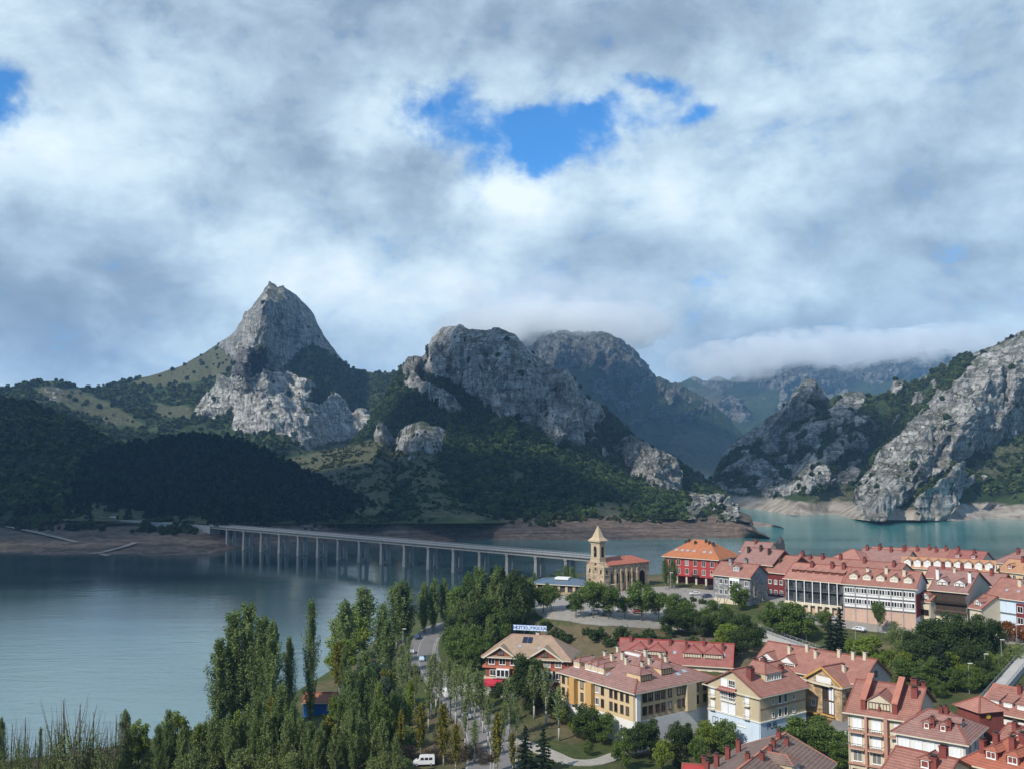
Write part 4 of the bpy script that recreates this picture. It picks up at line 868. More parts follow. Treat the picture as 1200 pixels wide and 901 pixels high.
plant('fir', [(985,764,52,1.0),(974,766,42,1.1)], '%s dark fir from the left below the glazed white row', 'firs below the glazed row')
plant('plaza', [(966,738,24),(1029,741,36,0.6)], '%s slim tree from the left before the white glazed row', 'slim trees before the glazed row')
plant('olive', [(1050,752,26,1.0),(1070,758,24,1.1),(1058,766,22)], '%s grey green shrub from the left beneath the pink arcade wall', 'grey green shrubs beneath the arcade')
plant('lime', [(1016,782,38),(1002,774,26),(1030,790,24),(1040,782,22)], '%s light green tree from the left on the slope above the ochre house', 'light trees on the slope', 1.2)
plant('dark', [(1104,778,58,1.1),(1122,784,60,0.9),(1146,782,58,0.9),(1162,770,42,1.0),(1092,768,40),(1132,796,44,0.9),(1078,790,44,1.1),(1066,778,36),(1150,798,32,1.0)], '%s dark tree from the left in the thicket below the brown balcony house', 'dark trees in the thicket', 1.1)
plant('fir', [(1105,806,56,0.9),(1124,772,52),(1098,800,44)], '%s dark fir from the left in the thicket', 'firs in the thicket')
plant('mid', [(1090,806,36),(1080,810,30),(1120,812,30),(1138,812,28),(1060,800,30),(1150,806,22),(1102,818,22),(1166,800,20)], '%s green tree from the left at the foot of the thicket', 'green trees at the foot of the thicket')
plant('olive', [(1160,792,22),(1172,784,22),(1184,776,22),(1048,796,22),(1130,790,24),(1192,770,20)], '%s pale shrub from the left beside the stepped ramp', 'pale shrubs beside the ramp')
plant('lime', [(1116,800,34),(1138,806,28),(1062,792,30),(1156,790,26)], '%s light green tree from the left inside the dark thicket', 'light trees in the thicket')
plant('bush', [(800,706,8),(812,704,7),(824,707,8),(790,710,8),(836,716,9),(760,712,7),(700,712,7),(668,712,7)], '%s clipped bush from the left on the paved terrace', 'clipped bushes on the terrace')
plant('rust', [(1181,752,24),(1196,754,20)], '%s rust coloured round tree from the left before the pale blue house', 'rust trees before the blue house')
plant('dark', [(612,822,52,1.1),(616,838,40,1.1),(632,836,30),(600,818,26),(590,822,24),(622,812,40)], '%s dark tree from the left in front of the brick hotel', 'dark trees in front of the hotel', 0.95)
plant('dark', [(646,842,28),(658,848,26),(684,866,38,1.2),(745,888,40,1.2),(764,888,42,1.1),(792,886,38),(806,882,32)], '%s round dark tree from the left along the yellow building', 'round trees along the yellow building')
plant('lime', [(657,850,22),(676,864,28),(776,902,34),(825,870,26),(832,884,34)], '%s fresh green tree from the left below the yellow building', 'fresh trees below the yellow building')
plant('mid', [(690,868,36,1.1),(708,872,36),(842,880,34),(850,886,40),(818,896,30),(728,902,42,0.7),(690,885,18,0.8)], '%s open green tree from the left on the lawn of the yellow building', 'open trees on the lawn')
plant('mid', [(948,884,46,1.3),(968,892,44,1.2),(930,882,34,1.1),(985,900,34)], '%s full green tree from the left beside the parked white car', 'full trees beside the parked car', 1.15)
plant('bush', [(580,816,10),(640,822,12),(652,822,12),(628,826,12),(815,884,14),(866,884,14),(872,892,16),(800,898,16)], '%s low bush from the left beside the paths', 'low bushes beside the paths')
plant('drybush', [(440,895,24),(462,900,22),(478,888,18),(508,892,22),(540,892,22),(556,885,20),(452,880,18),(428,798,22),(436,786,20),(415,812,18),(214,876,22),(232,880,26),(210,892,24),(246,892,22),(516,870,16),(570,895,18)], '%s brown leafless shrub from the left in the undergrowth', 'brown shrubs in the undergrowth')
plant('olive', [(250,885,40),(270,898,36),(235,905,40),(290,905,40),(198,900,34),(222,910,36),(320,905,36),(345,908,34),(445,908,30),(470,905,26),(384,905,36)], '%s tangled olive shrub from the left on the lake bank', 'olive shrubs on the lake bank')
plant('lime', [(205,900,62,0.7),(162,902,56,0.6)], '%s thin light green tree from the left on the lake bank', 'thin trees on the lake bank')
plant('poplar', [(146,912,76,1.2),(196,905,70,1.0),(46,915,60,0.5),(0,915,70,0.9),(185,912,60,1.2)], '%s bushy poplar from the left rising from the bottom edge', 'bushy poplars at the bottom edge')
plant('wands', [(12,915,66),(28,918,78),(58,920,76),(75,918,98),(92,920,96),(108,918,84),(125,920,70),(134,918,80),(84,925,60),(40,922,60)], '%s shrub of bare upright wands from the left at the bottom edge', 'shrubs of upright wands')
plant('olivepop', [(212,908,52),(228,902,48),(248,902,58),(268,905,65),(284,900,60),(312,905,65),(336,905,63),(352,902,58),(372,910,53),(392,910,58),(406,905,68),(420,900,72),(434,905,67),(448,905,60),(464,912,50),(430,862,58),(444,850,50),(458,858,47),(474,862,43),(418,868,55)], '%s olive green poplar from the left in the belt along the lake bank', 'olive poplars along the lake bank')
plant('greenpop', [(240,898,50),(262,900,55),(300,905,58),(322,902,63),(344,892,58),(384,895,42),(400,892,70),(414,892,77),(440,888,62),(456,884,50),(424,848,60),(410,850,55),(432,832,50),(448,826,43)], '%s mid green poplar from the left in the belt along the lake bank', 'mid green poplars along the lake bank', 1.1)
plant('yellow', [(330,884,44,1.4),(318,876,56,1.4),(398,812,58,1.5),(385,902,60,1.5),(150,908,44,1.4)], '%s yellowing poplar from the left in the belt along the lake bank', 'yellowing poplars along the lake bank')
plant('limepop', [(232,902,52),(276,896,60),(308,898,64),(364,898,46),(392,884,66),(418,880,70),(444,862,58),(462,868,52),(434,842,56),(456,838,50),(480,850,50)], '%s light green poplar from the left in the lakeside belt', 'light green poplars in the lakeside belt', 1.1)
plant('olive', [(256,892,30),(286,890,34),(318,888,36),(350,886,30),(372,890,30),(408,878,34),(436,868,30),(452,866,26),(470,872,24),(180,905,30),(166,908,26),(486,872,20),(466,842,20),(430,826,26),(444,812,24),(416,824,24)], '%s rounded olive shrub from the left under the lakeside poplars', 'rounded shrubs under the poplars', 1.1)
for _k in PROTO:
    for _o in PROTO[_k]:
        for ch_ in list(_o.children): bpy.data.objects.remove(ch_)
        bpy.data.objects.remove(_o)
# ------------------------------------------------------------------ buildings
def tile(name, c, var=0.3):
    t = NT(name); P = t.coord(); n = t.noise(P, 0.5, 5, 0.65); f = t.noise(P, 4.0, 4, 0.7)
    oi = t.N.new('ShaderNodeObjectInfo').outputs['Random']
    wv = t.N.new('ShaderNodeTexWave'); wv.wave_type = 'BANDS'; wv.bands_direction = 'Z'; t.L.new(P, wv.inputs['Vector']); wv.inputs['Scale'].default_value = 1.1; wv.inputs['Distortion'].default_value = 1.2; wv.inputs['Detail'].default_value = 2
    k = t.math('ADD', t.math('ADD', t.math('MULTIPLY', n, 0.5), t.math('MULTIPLY', f, 0.4)), t.math('MULTIPLY', wv.outputs['Fac'], 0.2))
    lo = tuple(v*(1-var) for v in c); hi = tuple(min(1, v*(1+var)) for v in c)
    cc = t.mix(t.rng(k, 0.3, 0.72), lo, hi)
    cc = t.mix(t.rng(t.noise(P, 1.3, 5, 0.7), 0.6, 0.72, 0, 0.55), cc, tuple(v*0.42+0.02 for v in c))
    t.bump(t.math('ADD', f, wv.outputs['Fac']), 0.5, 0.08); return t.base(cc, 0.85, 0.15)
def stone(name, c, sc_=0.9):
    t = NT(name); P = t.coord(); v = t.N.new('ShaderNodeTexVoronoi'); t.L.new(t.mapping(P, (1,1,1.7)), v.inputs['Vector']); v.inputs['Scale'].default_value = sc_
    n = t.noise(P, 1.2, 5, 0.65); hv = t.N.new('ShaderNodeSeparateColor'); t.L.new(v.outputs['Color'], hv.inputs[0])
    k = t.math('ADD', t.math('MULTIPLY', hv.outputs[0], 0.5), t.math('MULTIPLY', n, 0.5))
    t.bump(v.outputs['Distance'], 0.4, 0.08)
    return t.base(t.mix(t.rng(k, 0.25, 0.75), tuple(x*0.6 for x in c), tuple(x*1.25 for x in c)), 0.92, 0.1)
T_RED = tile('red_brown_tiles', (0.277,0.133,0.104), 0.42); T_BROWN = tile('brown_tiles', (0.252,0.144,0.124), 0.42); T_ORANGE = tile('orange_tiles', (0.37,0.14,0.066), 0.3)
T_BEIGE = tile('beige_tiles', (0.30,0.215,0.155), 0.3); T_CRIM = tile('crimson_tiles', (0.258,0.102,0.087), 0.42); T_PINK = tile('faded_pink_tiles', (0.336,0.162,0.127), 0.35); T_DARK = tile('weathered_tiles', (0.173,0.121,0.101), 0.45); T_TERRA = tile('light_orange_tiles', (0.40,0.22,0.125), 0.3)
C_RIDGE = plain('ridge_tiles', (0.26,0.095,0.072), 0.85, 0.15, 0.3); C_RIDGEL = plain('pale_ridge_tiles', (0.42,0.27,0.2), 0.85, 0.15, 0.2); C_REDCH = plain('red_render', (0.22,0.065,0.055), 0.85, 0.15, 0.25)
W_YEL = plain('yellow_render', (0.60,0.46,0.27), 0.9, 0.1, 0.1); W_BEI = plain('beige_render', (0.50,0.42,0.28), 0.9, 0.1, 0.12); W_CREAM = plain('cream_render', (0.60,0.53,0.40), 0.9, 0.1, 0.12)
W_WHITE = plain('white_render', (0.72,0.71,0.68), 0.9, 0.1, 0.1); W_BRICK = plain('red_brick', (0.27,0.085,0.052), 0.9, 0.1, 0.3, 2.0); W_CRIM = plain('crimson_render', (0.36,0.055,0.06), 0.9, 0.1, 0.15)
W_GREY = stone('grey_stone', (0.27,0.27,0.265)); W_OCH = stone('ochre_stone', (0.43,0.31,0.19)); W_CHUR = stone('sandstone', (0.40,0.31,0.21), 0.7); W_CHPALE = plain('dressed_sandstone', (0.46,0.36,0.245), 0.9, 0.1, 0.15)
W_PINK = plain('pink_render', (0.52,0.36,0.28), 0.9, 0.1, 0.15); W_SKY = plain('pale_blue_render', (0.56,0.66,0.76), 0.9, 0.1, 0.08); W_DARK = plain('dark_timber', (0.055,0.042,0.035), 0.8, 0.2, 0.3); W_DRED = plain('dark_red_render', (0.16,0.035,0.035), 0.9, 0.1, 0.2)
W_GLAZ = plain('grey_metal', (0.12,0.13,0.14), 0.6, 0.3, 0.2); W_SHUT = plain('white_shutter', (0.74,0.77,0.80), 0.6, 0.3, 0.05); M_TRIM = plain('cream_trim', (0.62,0.56,0.44), 0.8, 0.2, 0.1); M_WFR = plain('white_frame', (0.76,0.76,0.74), 0.6, 0.3, 0.05); M_BRFR = plain('brown_frame', (0.09,0.05,0.03), 0.7, 0.2, 0.15)
def mat_glass():
    t = NT('window_glass'); oi = t.N.new('ShaderNodeObjectInfo').outputs['Random']
    t.base(t.ramp(oi, [(0.0,(0.012,0.014,0.017)), (0.6,(0.03,0.034,0.04)), (0.75,(0.10,0.10,0.10)), (1.0,(0.30,0.29,0.27))]), 0.08, 0.5); return t.m
M_GLASS = mat_glass(); M_SKYL = plain('skylight_glass', (0.32,0.36,0.40), 0.1, 0.6, 0.1); M_BLUE = plain('blue_metal_roof', (0.09,0.13,0.18), 0.45, 0.4, 0.2); M_AWN = plain('crimson_awning', (0.45,0.04,0.07), 0.8, 0.1, 0.1)
_WC = {}
def win_mesh(w, h, fr, style):
    k = (round(w,2), round(h,2), fr.name, style)
    if k in _WC: return _WC[k]
    m = MB(); b = 0.12; d0, d1 = -0.14, 0.02
    m.box(-w/2-b, w/2+b, d0, d1, -b, 0); m.box(-w/2-b, w/2+b, d0, d1, h, h+b); m.box(-w/2-b, -w/2, d0, d1, 0, h); m.box(w/2, w/2+b, d0, d1, 0, h)
    m.box(-w/2-b-0.06, w/2+b+0.06, -0.24, -0.142, -b-0.06, -b+0.03)
    nm = max(1, int(round(w/0.75))) if style != 'plain' else 1
    for i in range(1, nm): m.box(-w/2+w*i/nm-0.045, -w/2+w*i/nm+0.045, d0+0.03, d1, 0, h)
    if style == 'cross': m.box(-w/2, w/2, d0+0.035, d1, h*0.33-0.04, h*0.33+0.04)
    f = m.build('window', fr); p = MB()
    if style == 'shut': p.box(-w/2, w/2, -0.06, 0.015, 0.003, h-0.003); g = p.build('shutter', W_SHUT)
    else: p.box(-w/2, w/2, -0.045, 0.015, 0.003, h-0.003); g = p.build('pane', M_GLASS)
    _WC[k] = (f.data, g.data, g.name.split('.')[0]); bpy.data.objects.remove(f); bpy.data.objects.remove(g); return _WC[k]
def win(root, x, y, z, rot, w=1.1, h=1.4, fr=None, style='two'):
    a, b, nm = win_mesh(w, h, fr or M_WFR, style)
    f = bpy.data.objects.new('window', a); col.objects.link(f); f.parent = root; f.location = (x, y, z); f.rotation_euler = (0,0,rot)
    g = bpy.data.objects.new(nm, b); col.objects.link(g); g.parent = f; return f
def part(root, name, mat, fn):
    m = MB(); fn(m); return m.build(name, mat, root)
def text_mesh(name, body, size, mat, parent, loc, rot, extrude=0.02, bold=0.0, center=True):
    cu = bpy.data.curves.new(name, 'FONT'); cu.body = body; cu.size = size; cu.extrude = extrude; cu.offset = bold
    if center: cu.align_x = 'CENTER'; cu.align_y = 'CENTER'
    tmp = bpy.data.objects.new(name, cu); col.objects.link(tmp); me = bpy.data.meshes.new_from_object(tmp.evaluated_get(bpy.context.evaluated_depsgraph_get()))
    bpy.data.objects.remove(tmp); me.materials.clear(); me.materials.append(mat)
    o = bpy.data.objects.new(name, me); col.objects.link(o); o.parent = parent; o.location = loc; o.rotation_euler = rot; return o
class House:
    def __init__(s, name, label, A, B, z0, h, depth, wall, roof, rtype='gable', pitch=0.5, ov=0.7, ridge=C_RIDGE, cat='house', group=None, gable_mat=None, inset=0.42, walls=True, trim=None, W=None):
        """A, B: the two ends of the front eave as the picture shows them; z0 ground, h eave height above it"""
        ze = z0+h; a = at_z(A[0], A[1], ze); b = at_z(B[0], B[1], ze) if W is None else None
        if W is None: d = b-a; s.W = d.length; ang = math.atan2(d.y, d.x)
        else: s.W = W; ang = B
        s.D = depth; s.h = h; s.t = pitch; s.roofm = roof; s.ridgem = ridge; s.rt = rtype; s.wallm = wall
        s.root = empty(name, (a.x, a.y, z0), ang); tag(s.root, label, cat, group); W_, D_ = s.W, s.D; t = pitch
        rise = (D_/2 if rtype in ('gable','hip') else W_/2)*t; s.rise = rise; tr = trim or M_TRIM
        m = MB(); m.box(0, W_, 0, D_, -5, h) if walls is True else walls(m, s)
        if rtype == 'gable':
            for x in (0.001, W_-0.001):
                xo = 0.25 if x < 1 else -0.25
                m.hull([(x,0,h),(x+xo,0,h),(x+xo,D_,h),(x,D_,h)], [(x,D_/2-0.01,h+rise),(x+xo,D_/2-0.01,h+rise),(x+xo,D_/2+0.01,h+rise),(x,D_/2+0.01,h+rise)])
        elif rtype == 'gable_y':
            for y in (0.001, D_-0.001):
                yo = 0.25 if y < 1 else -0.25
                m.hull([(0,y,h),(W_,y,h),(W_,y+yo,h),(0,y+yo,h)], [(W_/2-0.01,y,h+rise),(W_/2+0.01,y,h+rise),(W_/2+0.01,y+yo,h+rise),(W_/2-0.01,y+yo,h+rise)])
        m.build('wall', wall, s.root)
        r = MB(); th = 0.28; c = MB(); z0r = h-ov*t+0.05
        def slab(p0, p1, q1, q0):   # p at the eave, q at the ridge
            r.hull([Vector(v) for v in (p0,p1,q1,q0)], [Vector(v)+Vector((0,0,th)) for v in (p0,p1,q1,q0)])
        top = h+rise+0.05; up = lambda v: Vector(v)+Vector((0,0,th))
        if rtype == 'gable':
            x0, x1 = -ov*0.7, W_+ov*0.7; ym = D_/2
            slab((x0,-ov,z0r),(x1,-ov,z0r),(x1,ym,top),(x0,ym,top)); slab((x1,D_+ov,z0r),(x0,D_+ov,z0r),(x0,ym,top),(x1,ym,top))
            c.beam(up((x0,ym,top)), up((x1,ym,top)), 0.5, 0.3)
            for x in (x0+0.12, x1-0.12):
                c.beam(up((x,-ov,z0r)), up((x,ym,top)), 0.3, 0.16); c.beam(up((x,D_+ov,z0r)), up((x,ym,top)), 0.3, 0.16)
        elif rtype == 'gable_y':
            y0, y1 = -ov*0.7, D_+ov*0.7; xm = W_/2
            slab((-ov,y1,z0r),(-ov,y0,z0r),(xm,y0,top),(xm,y1,top)); slab((W_+ov,y0,z0r),(W_+ov,y1,z0r),(xm,y1,top),(xm,y0,top))
            c.beam(up((xm,y0,top)), up((xm,y1,top)), 0.5, 0.3)
            for y in (y0+0.12, y1-0.12):
                c.beam(up((-ov,y,z0r)), up((xm,y,top)), 0.3, 0.16); c.beam(up((W_+ov,y,z0r)), up((xm,y,top)), 0.3, 0.16)
        elif rtype in ('hip', 'hip_y'):
            x0, x1, y0, y1 = -ov, W_+ov, -ov, D_+ov
            if rtype == 'hip': a1, b1 = (inset*D_, D_/2, top), (W_-inset*D_, D_/2, top)
            else: a1, b1 = (W_/2, inset*W_, top), (W_/2, D_-inset*W_, top)
            P = [(x0,y0,z0r),(x1,y0,z0r),(x1,y1,z0r),(x0,y1,z0r)]; i = len(r.V); r.V += P+[tuple(up(p)) for p in P]+[tuple(up(a1)), tuple(up(b1))]
            f = [(3,2,1,0),(0,1,5,4),(1,2,6,5),(2,3,7,6),(3,0,4,7)]
            f += [(4,5,9,8),(5,6,9),(6,7,8,9),(7,4,8)] if rtype == 'hip' else [(4,5,8),(5,6,9,8),(6,7,9),(7,4,8,9)]
            r.Fc += [tuple(i+k for k in q) for q in f]; r.I += [0]*len(f)
            c.beam(up(a1), up(b1), 0.45, 0.25); U = [up(p) for p in P]
            for p, q in (((0,a1),(1,b1),(2,b1),(3,a1)) if rtype == 'hip' else ((0,a1),(1,a1),(2,b1),(3,b1))): c.beam(U[p], up(q), 0.38, 0.2)
        s.roof = r.build('roof', roof, s.root); c.build('ridge_cap', ridge, s.roof)
        e = MB(); zz = z0r+0.02
        e.box(-ov-0.07, W_+ov+0.07, -ov-0.09, -ov-0.003, zz-0.12, zz+0.14)
        if rtype != 'gable': e.box(W_+ov+0.003, W_+ov+0.09, -ov, D_+ov, zz-0.12, zz+0.14); e.box(-ov-0.09, -ov-0.003, -ov, D_+ov, zz-0.12, zz+0.14)
        e.build('gutter', tr, s.root)
        for x in (0.25, s.W-0.25):
            dp = MB(); dp.tube((x,-0.1,-0.5), (x,-0.1,zz-0.1), 0.06, 0.06, 6); dp.build('downpipe', M_STEEL, s.root)
    def zr(s, x, y):   # height of the roof top above (x, y)
        if s.rt == 'gable': return s.h+0.33+s.t*min(y, s.D-y)
        if s.rt == 'gable_y': return s.h+0.33+s.t*min(x, s.W-x)
        if s.rt == 'hip': return s.h+0.33+s.t*min(y, s.D-y, x/(2*0.42) if x < s.W/2 else (s.W-x)/(2*0.42))
        return s.h+0.33+s.t*min(x, s.W-x, y/0.84 if y < s.D/2 else (s.D-y)/0.84)
    def wins(s, face, us, zs, w=1.1, h=1.4, fr=None, style='two'):
        for u in us:
            for z in zs:
                if face == 'F': win(s.root, u, -0.003, z, 0, w, h, fr, style)
                elif face == 'R': win(s.root, s.W+0.003, u, z, math.pi/2, w, h, fr, style)
                elif face == 'L': win(s.root, -0.003, u, z, -math.pi/2, w, h, fr, style)
        return s
    def chim(s, lst, mat=None, h=1.6, w=0.8):
        for (x, y) in lst:
            z = s.zr(x, y); m = MB(); m.box(x-w/2, x+w/2, y-w/2, y+w/2, z-1.2, z+h); m.box(x-w/2-0.12, x+w/2+0.12, y-w/2-0.12, y+w/2+0.12, z+h+0.002, z+h+0.12)
            m.cur = 1; m.box(x-w/4, x+w/4, y-w/4, y+w/4, z+h+0.122, z+h+0.42); m.box(x-w/2, x+w/2, y-w/2, y+w/2, z+h+0.422, z+h+0.5); m.build('chimney', [mat or C_REDCH, W_DARK], s.root)
        return s
    def dormers(s, lst, mat=None, w=1.8, h=1.5, style='gable', L=3.5, roof=None, wn=1, fr=None, face='F', wmat=None, ridge=None):
        for (x, y) in lst:
            rot = {'F':0, 'R':math.pi/2, 'L':-math.pi/2}[face]
            px, py = {'F':(x,y), 'R':(s.W-y,x), 'L':(y,x)}[face]; z = s.zr(px, py)-0.15
            if h < 0.01: continue
            m = MB(); m.box(-w/2, w/2, 0, L, -0.6, h); rf = roof or s.roofm; q = 0.3
            if style == 'gable': m.hull([(-w/2,0.001,h),(w/2,0.001,h),(w/2,0.2,h),(-w/2,0.2,h)], [(-0.01,0.001,h+w*0.32),(0.01,0.001,h+w*0.32),(0.01,0.2,h+w*0.32),(-0.01,0.2,h+w*0.32)])
            d = m.build('dormer', mat or s.wallm, s.root); d.location = (px,py,z); d.rotation_euler = (0,0,rot); r = MB(); c = MB()
            if style == 'gable':
                e = h-q*0.64+0.02; k = h+w*0.32+0.03
                for sg in (-1, 1):
                    P = [(sg*(w/2+q),-q,e),(sg*(w/2+q),L+1,e),(0,L+1,k),(0,-q,k)]
                    if sg > 0: P = P[::-1]
                    r.hull(P, [(a,b,cc+0.16) for a,b,cc in P])
                c.beam((0,-q,k+0.17), (0,L+1,k+0.17), 0.28, 0.14)
            elif style == 'hip':
                P = [(-w/2-q,-q,h+0.003),(w/2+q,-q,h+0.003),(w/2+q,L+1,h+0.003),(-w/2-q,L+1,h+0.003)]; k = h+w*0.33
                r.hull(P, [(-0.02,w*0.45,k),(0.02,w*0.45,k),(0.02,L+1,k),(-0.02,L+1,k)])
                for sg in (-1,1): c.beam((sg*(w/2+q),-q,h+0.08), (0,w*0.45,k+0.04), 0.22, 0.14)
                c.beam((0,w*0.45,k+0.04), (0,L+1,k+0.04), 0.22, 0.14)
            else:
                P = [(-w/2-q,-q,h+0.003),(w/2+q,-q,h+0.003),(w/2+q,L+1,h+0.003+0.22*(L+1)),(-w/2-q,L+1,h+0.003+0.22*(L+1))]; r.hull(P, [(a,b,cc+0.16) for a,b,cc in P])
            r.build('dormer_roof', rf, d)
            if c.V: c.build('ridge_cap', ridge or s.ridgem, d)
            for i in range(wn):
                ww = (w-0.5)/wn; xx = -w/2+0.25+ww*(i+0.5); a, b, nm = win_mesh(round(ww-0.35,2), h-0.55, fr or M_WFR, 'two')
                f = bpy.data.objects.new('window', a); col.objects.link(f); f.parent = d; f.location = (xx,-0.003,0.3)
        return s
    def skylights(s, lst, w=0.9, h=1.2, face='F'):
        for (x, y) in lst:
            a = math.atan(s.t); m = MB(); m.box(-w/2, w/2, -h/2, h/2, 0.0, 0.1); o = m.build('skylight', M_SKYL, s.root)
            px, py, rz = {'F':(x,y,0), 'R':(s.W-y,x,math.pi/2), 'L':(y,x,-math.pi/2)}[face]
            o.location = (px,py,s.zr(px,py)+0.0); o.rotation_euler = (Matrix.Rotation(rz, 3, 'Z')@Matrix.Rotation(a, 3, 'X')).to_euler()
        return s
    def balcony(s, x0, x1, z, d=1.2, mat=None, rail=None, face='F', n=None):
        def tr(m):
            if face == 'R':
                m.V = [(s.W-y, x, zz) for x, y, zz in m.V]
            elif face == 'L':
                m.V = [(y, s.D-x, zz) for x, y, zz in m.V]
            return m
        m = MB(); m.box(x0, x1, -d, -0.003, z-0.18, z); b = tr(m).build('balcony', mat or M_TRIM, s.root); m = MB()
        for k in range(int((x1-x0)/0.35)+1): m.box(x0+0.05+k*0.35, x0+0.09+k*0.35, -d+0.05, -d+0.09, z+0.003, z+0.95)
        m.box(x0, x1, -d+0.02, -d+0.12, z+0.95, z+1.03); m.box(x0, x0+0.06, -d+0.12, -0.01, z+0.95, z+1.03); m.box(x1-0.06, x1, -d+0.12, -0.01, z+0.95, z+1.03)
        tr(m).build('railing', rail or W_DARK, b); return s
    def band(s, z0, z1, mat, d=0.05, name='cornice', faces='FRL', x0=None, x1=None):
        m = MB(); x0_, x1_ = (0 if x0 is None else x0), (s.W if x1 is None else x1)
        if 'F' in faces: m.box(x0_-(d if 'L' in faces else 0), x1_+(d if 'R' in faces else 0), -d, -0.002, z0, z1)
        if 'R' in faces: m.box(s.W+0.002, s.W+d, 0, s.D, z0, z1)
        if 'L' in faces: m.box(-d, -0.002, 0, s.D, z0, z1)
        m.build(name, mat, s.root); return s
    def box(s, name, mat, *b):
        m = MB(); m.box(*b); return m.build(name, mat, s.root)
lin = lambda a, b, n: [a+(b-a)*(i+0.5)/n for i in range(n)]

# --- brick hotel
H = House('hotel', 'red brick hotel with beige hipped roof, crimson awning and rooftop sign', (569,766), (666,771), 12, 9.5, 12.5, W_BRICK, T_BEIGE, 'hip', 0.72, 1.0, C_RIDGEL, 'hotel', inset=0.5)
W = H.W
H.band(2.7, 3.25, W_CREAM, 0.5, 'string_course'); H.band(5.9, 6.5, plain('salmon_render', (0.45,0.16,0.1)), 0.75, 'canopy_band'); H.band(-4, 0.3, W_GREY, 0.06, 'plinth')
H.wins('F', [1.8,5.0,8.2,11.6,14.8,18.0,21.2], [6.9], 1.7, 1.5); H.wins('F', [2.2,9.6,14.0,21.3], [3.7], 1.6, 1.5); H.wins('F', [11.5,15,18.5], [0.8], 1.6, 1.3)
for x in (5.4, 17.9): H.box('bay_window', M_WFR, x-1.9, x+1.9, -1.3, -0.01, 3.252, 5.88)
for x in (5.4, 17.9):
    for u in (-1.2, 0, 1.2): win(H.root, x+u, -1.303, 3.75, 0, 0.95, 1.8, M_WFR, 'plain')
    H.balcony(x-3.2, x-1.9, 3.3, 1.2, W_CREAM); H.balcony(x+1.9, x+3.2, 3.3, 1.2, W_CREAM)
m = MB(); m.hull([(0.2,-3.2,1.9),(7.6,-3.2,1.9),(7.6,-0.05,2.9),(0.2,-0.05,2.9)], [(0.2,-3.2,2.0),(7.6,-3.2,2.0),(7.6,-0.05,3.0),(0.2,-0.05,3.0)]); m.box(0.2,7.6,-3.25,-3.2,1.45,2.0); m.build('awning', M_AWN, H.root)
for xg, wg in ((4.6, 8.6), (17.4, 9.4)):   # the two broad front gables with cream verges
    g = MB(); g.hull([(xg-wg/2,-0.62,H.h-0.5),(xg+wg/2,-0.62,H.h-0.5),(xg+wg/2,3.0,H.h-0.5),(xg-wg/2,3.0,H.h-0.5)], [(xg-0.02,-0.62,H.h+wg*0.28),(xg+0.02,-0.62,H.h+wg*0.28),(xg+0.02,3.0,H.h+wg*0.28),(xg-0.02,3.0,H.h+wg*0.28)]); go = g.build('gable', W_BRICK, H.root)
    r = MB(); b = MB()
    for sg in (-1, 1):
        P = [(xg+sg*(wg/2+0.8),-1.3,H.h-0.85),(xg+sg*(wg/2+0.8),6.0,H.h-0.85),(xg,6.0,H.h+wg*0.28+0.05),(xg,-1.3,H.h+wg*0.28+0.05)]
        P = P[::-1] if sg > 0 else P; r.hull(P, [(x,y,z+0.22) for x,y,z in P]); b.beam((xg+sg*(wg/2+0.8),-1.34,H.h-0.8), (xg,-1.34,H.h+wg*0.28+0.1), 0.12, 0.45)
    r.build('gable_roof', T_BEIGE, go); b.build('bargeboard', M_TRIM, go); win(H.root, xg, -0.623, H.h+0.25, 0, 1.6, 0.9, M_BRFR)
H.skylights([(9.5,2.6),(15.2,2.2)], 0.8, 0.9); H.chim([(13.8,6.9)], W_CREAM, 0.9)
for x in (10.6, 12.1):
    m = MB(); m.box(-0.65, 0.65, -1.1, 1.1, 0, 0.1); o = m.build('solar_panel', plain('solar_cells', (0.015,0.022,0.05), 0.15, 0.6, 0.1), H.root); o.location = (x, 4.5, H.zr(x,4.5)+0.1); o.rotation_euler = (math.atan(H.t),0,0)
# the sign on the roof: ten white letter boxes on a blue frame
M_SBLUE = plain('sign_blue', (0.03,0.08,0.36), 0.5, 0.3, 0.1); M_SWHITE = plain('sign_white', (0.62,0.72,0.86), 0.5, 0.3, 0.05)
sg_ = empty('rooftop_sign', H.root.matrix_basis@Vector((6.2,8.0,H.h+3.6)), H.root.rotation_euler.z); tag(sg_, 'blue and white letter sign standing along the ridge of the brick hotel', 'sign')
m = MB(); m.box(-0.1, 10.1, 0.02, 0.14, 2.1, 2.25); m.box(-0.1, 10.1, 0.02, 0.14, 3.5, 3.65)
for x in (0.3, 3.3, 6.6, 9.7): m.box(x-0.06, x+0.06, 0.15, 0.25, -0.8, 3.6)
m.build('frame', M_SBLUE, sg_)
for i, ch in enumerate('HOTELPRESA'):
    m = MB(); m.box(i+0.06, i+0.94, -0.06, 0.018, 2.15, 3.62); p = m.build('letter_panel', M_SWHITE, sg_)
    text_mesh('letter', ch, 1.22, M_SBLUE, p, (i+0.5, -0.085, 2.88), (math.pi/2,0,0), 0.02, 0.03)

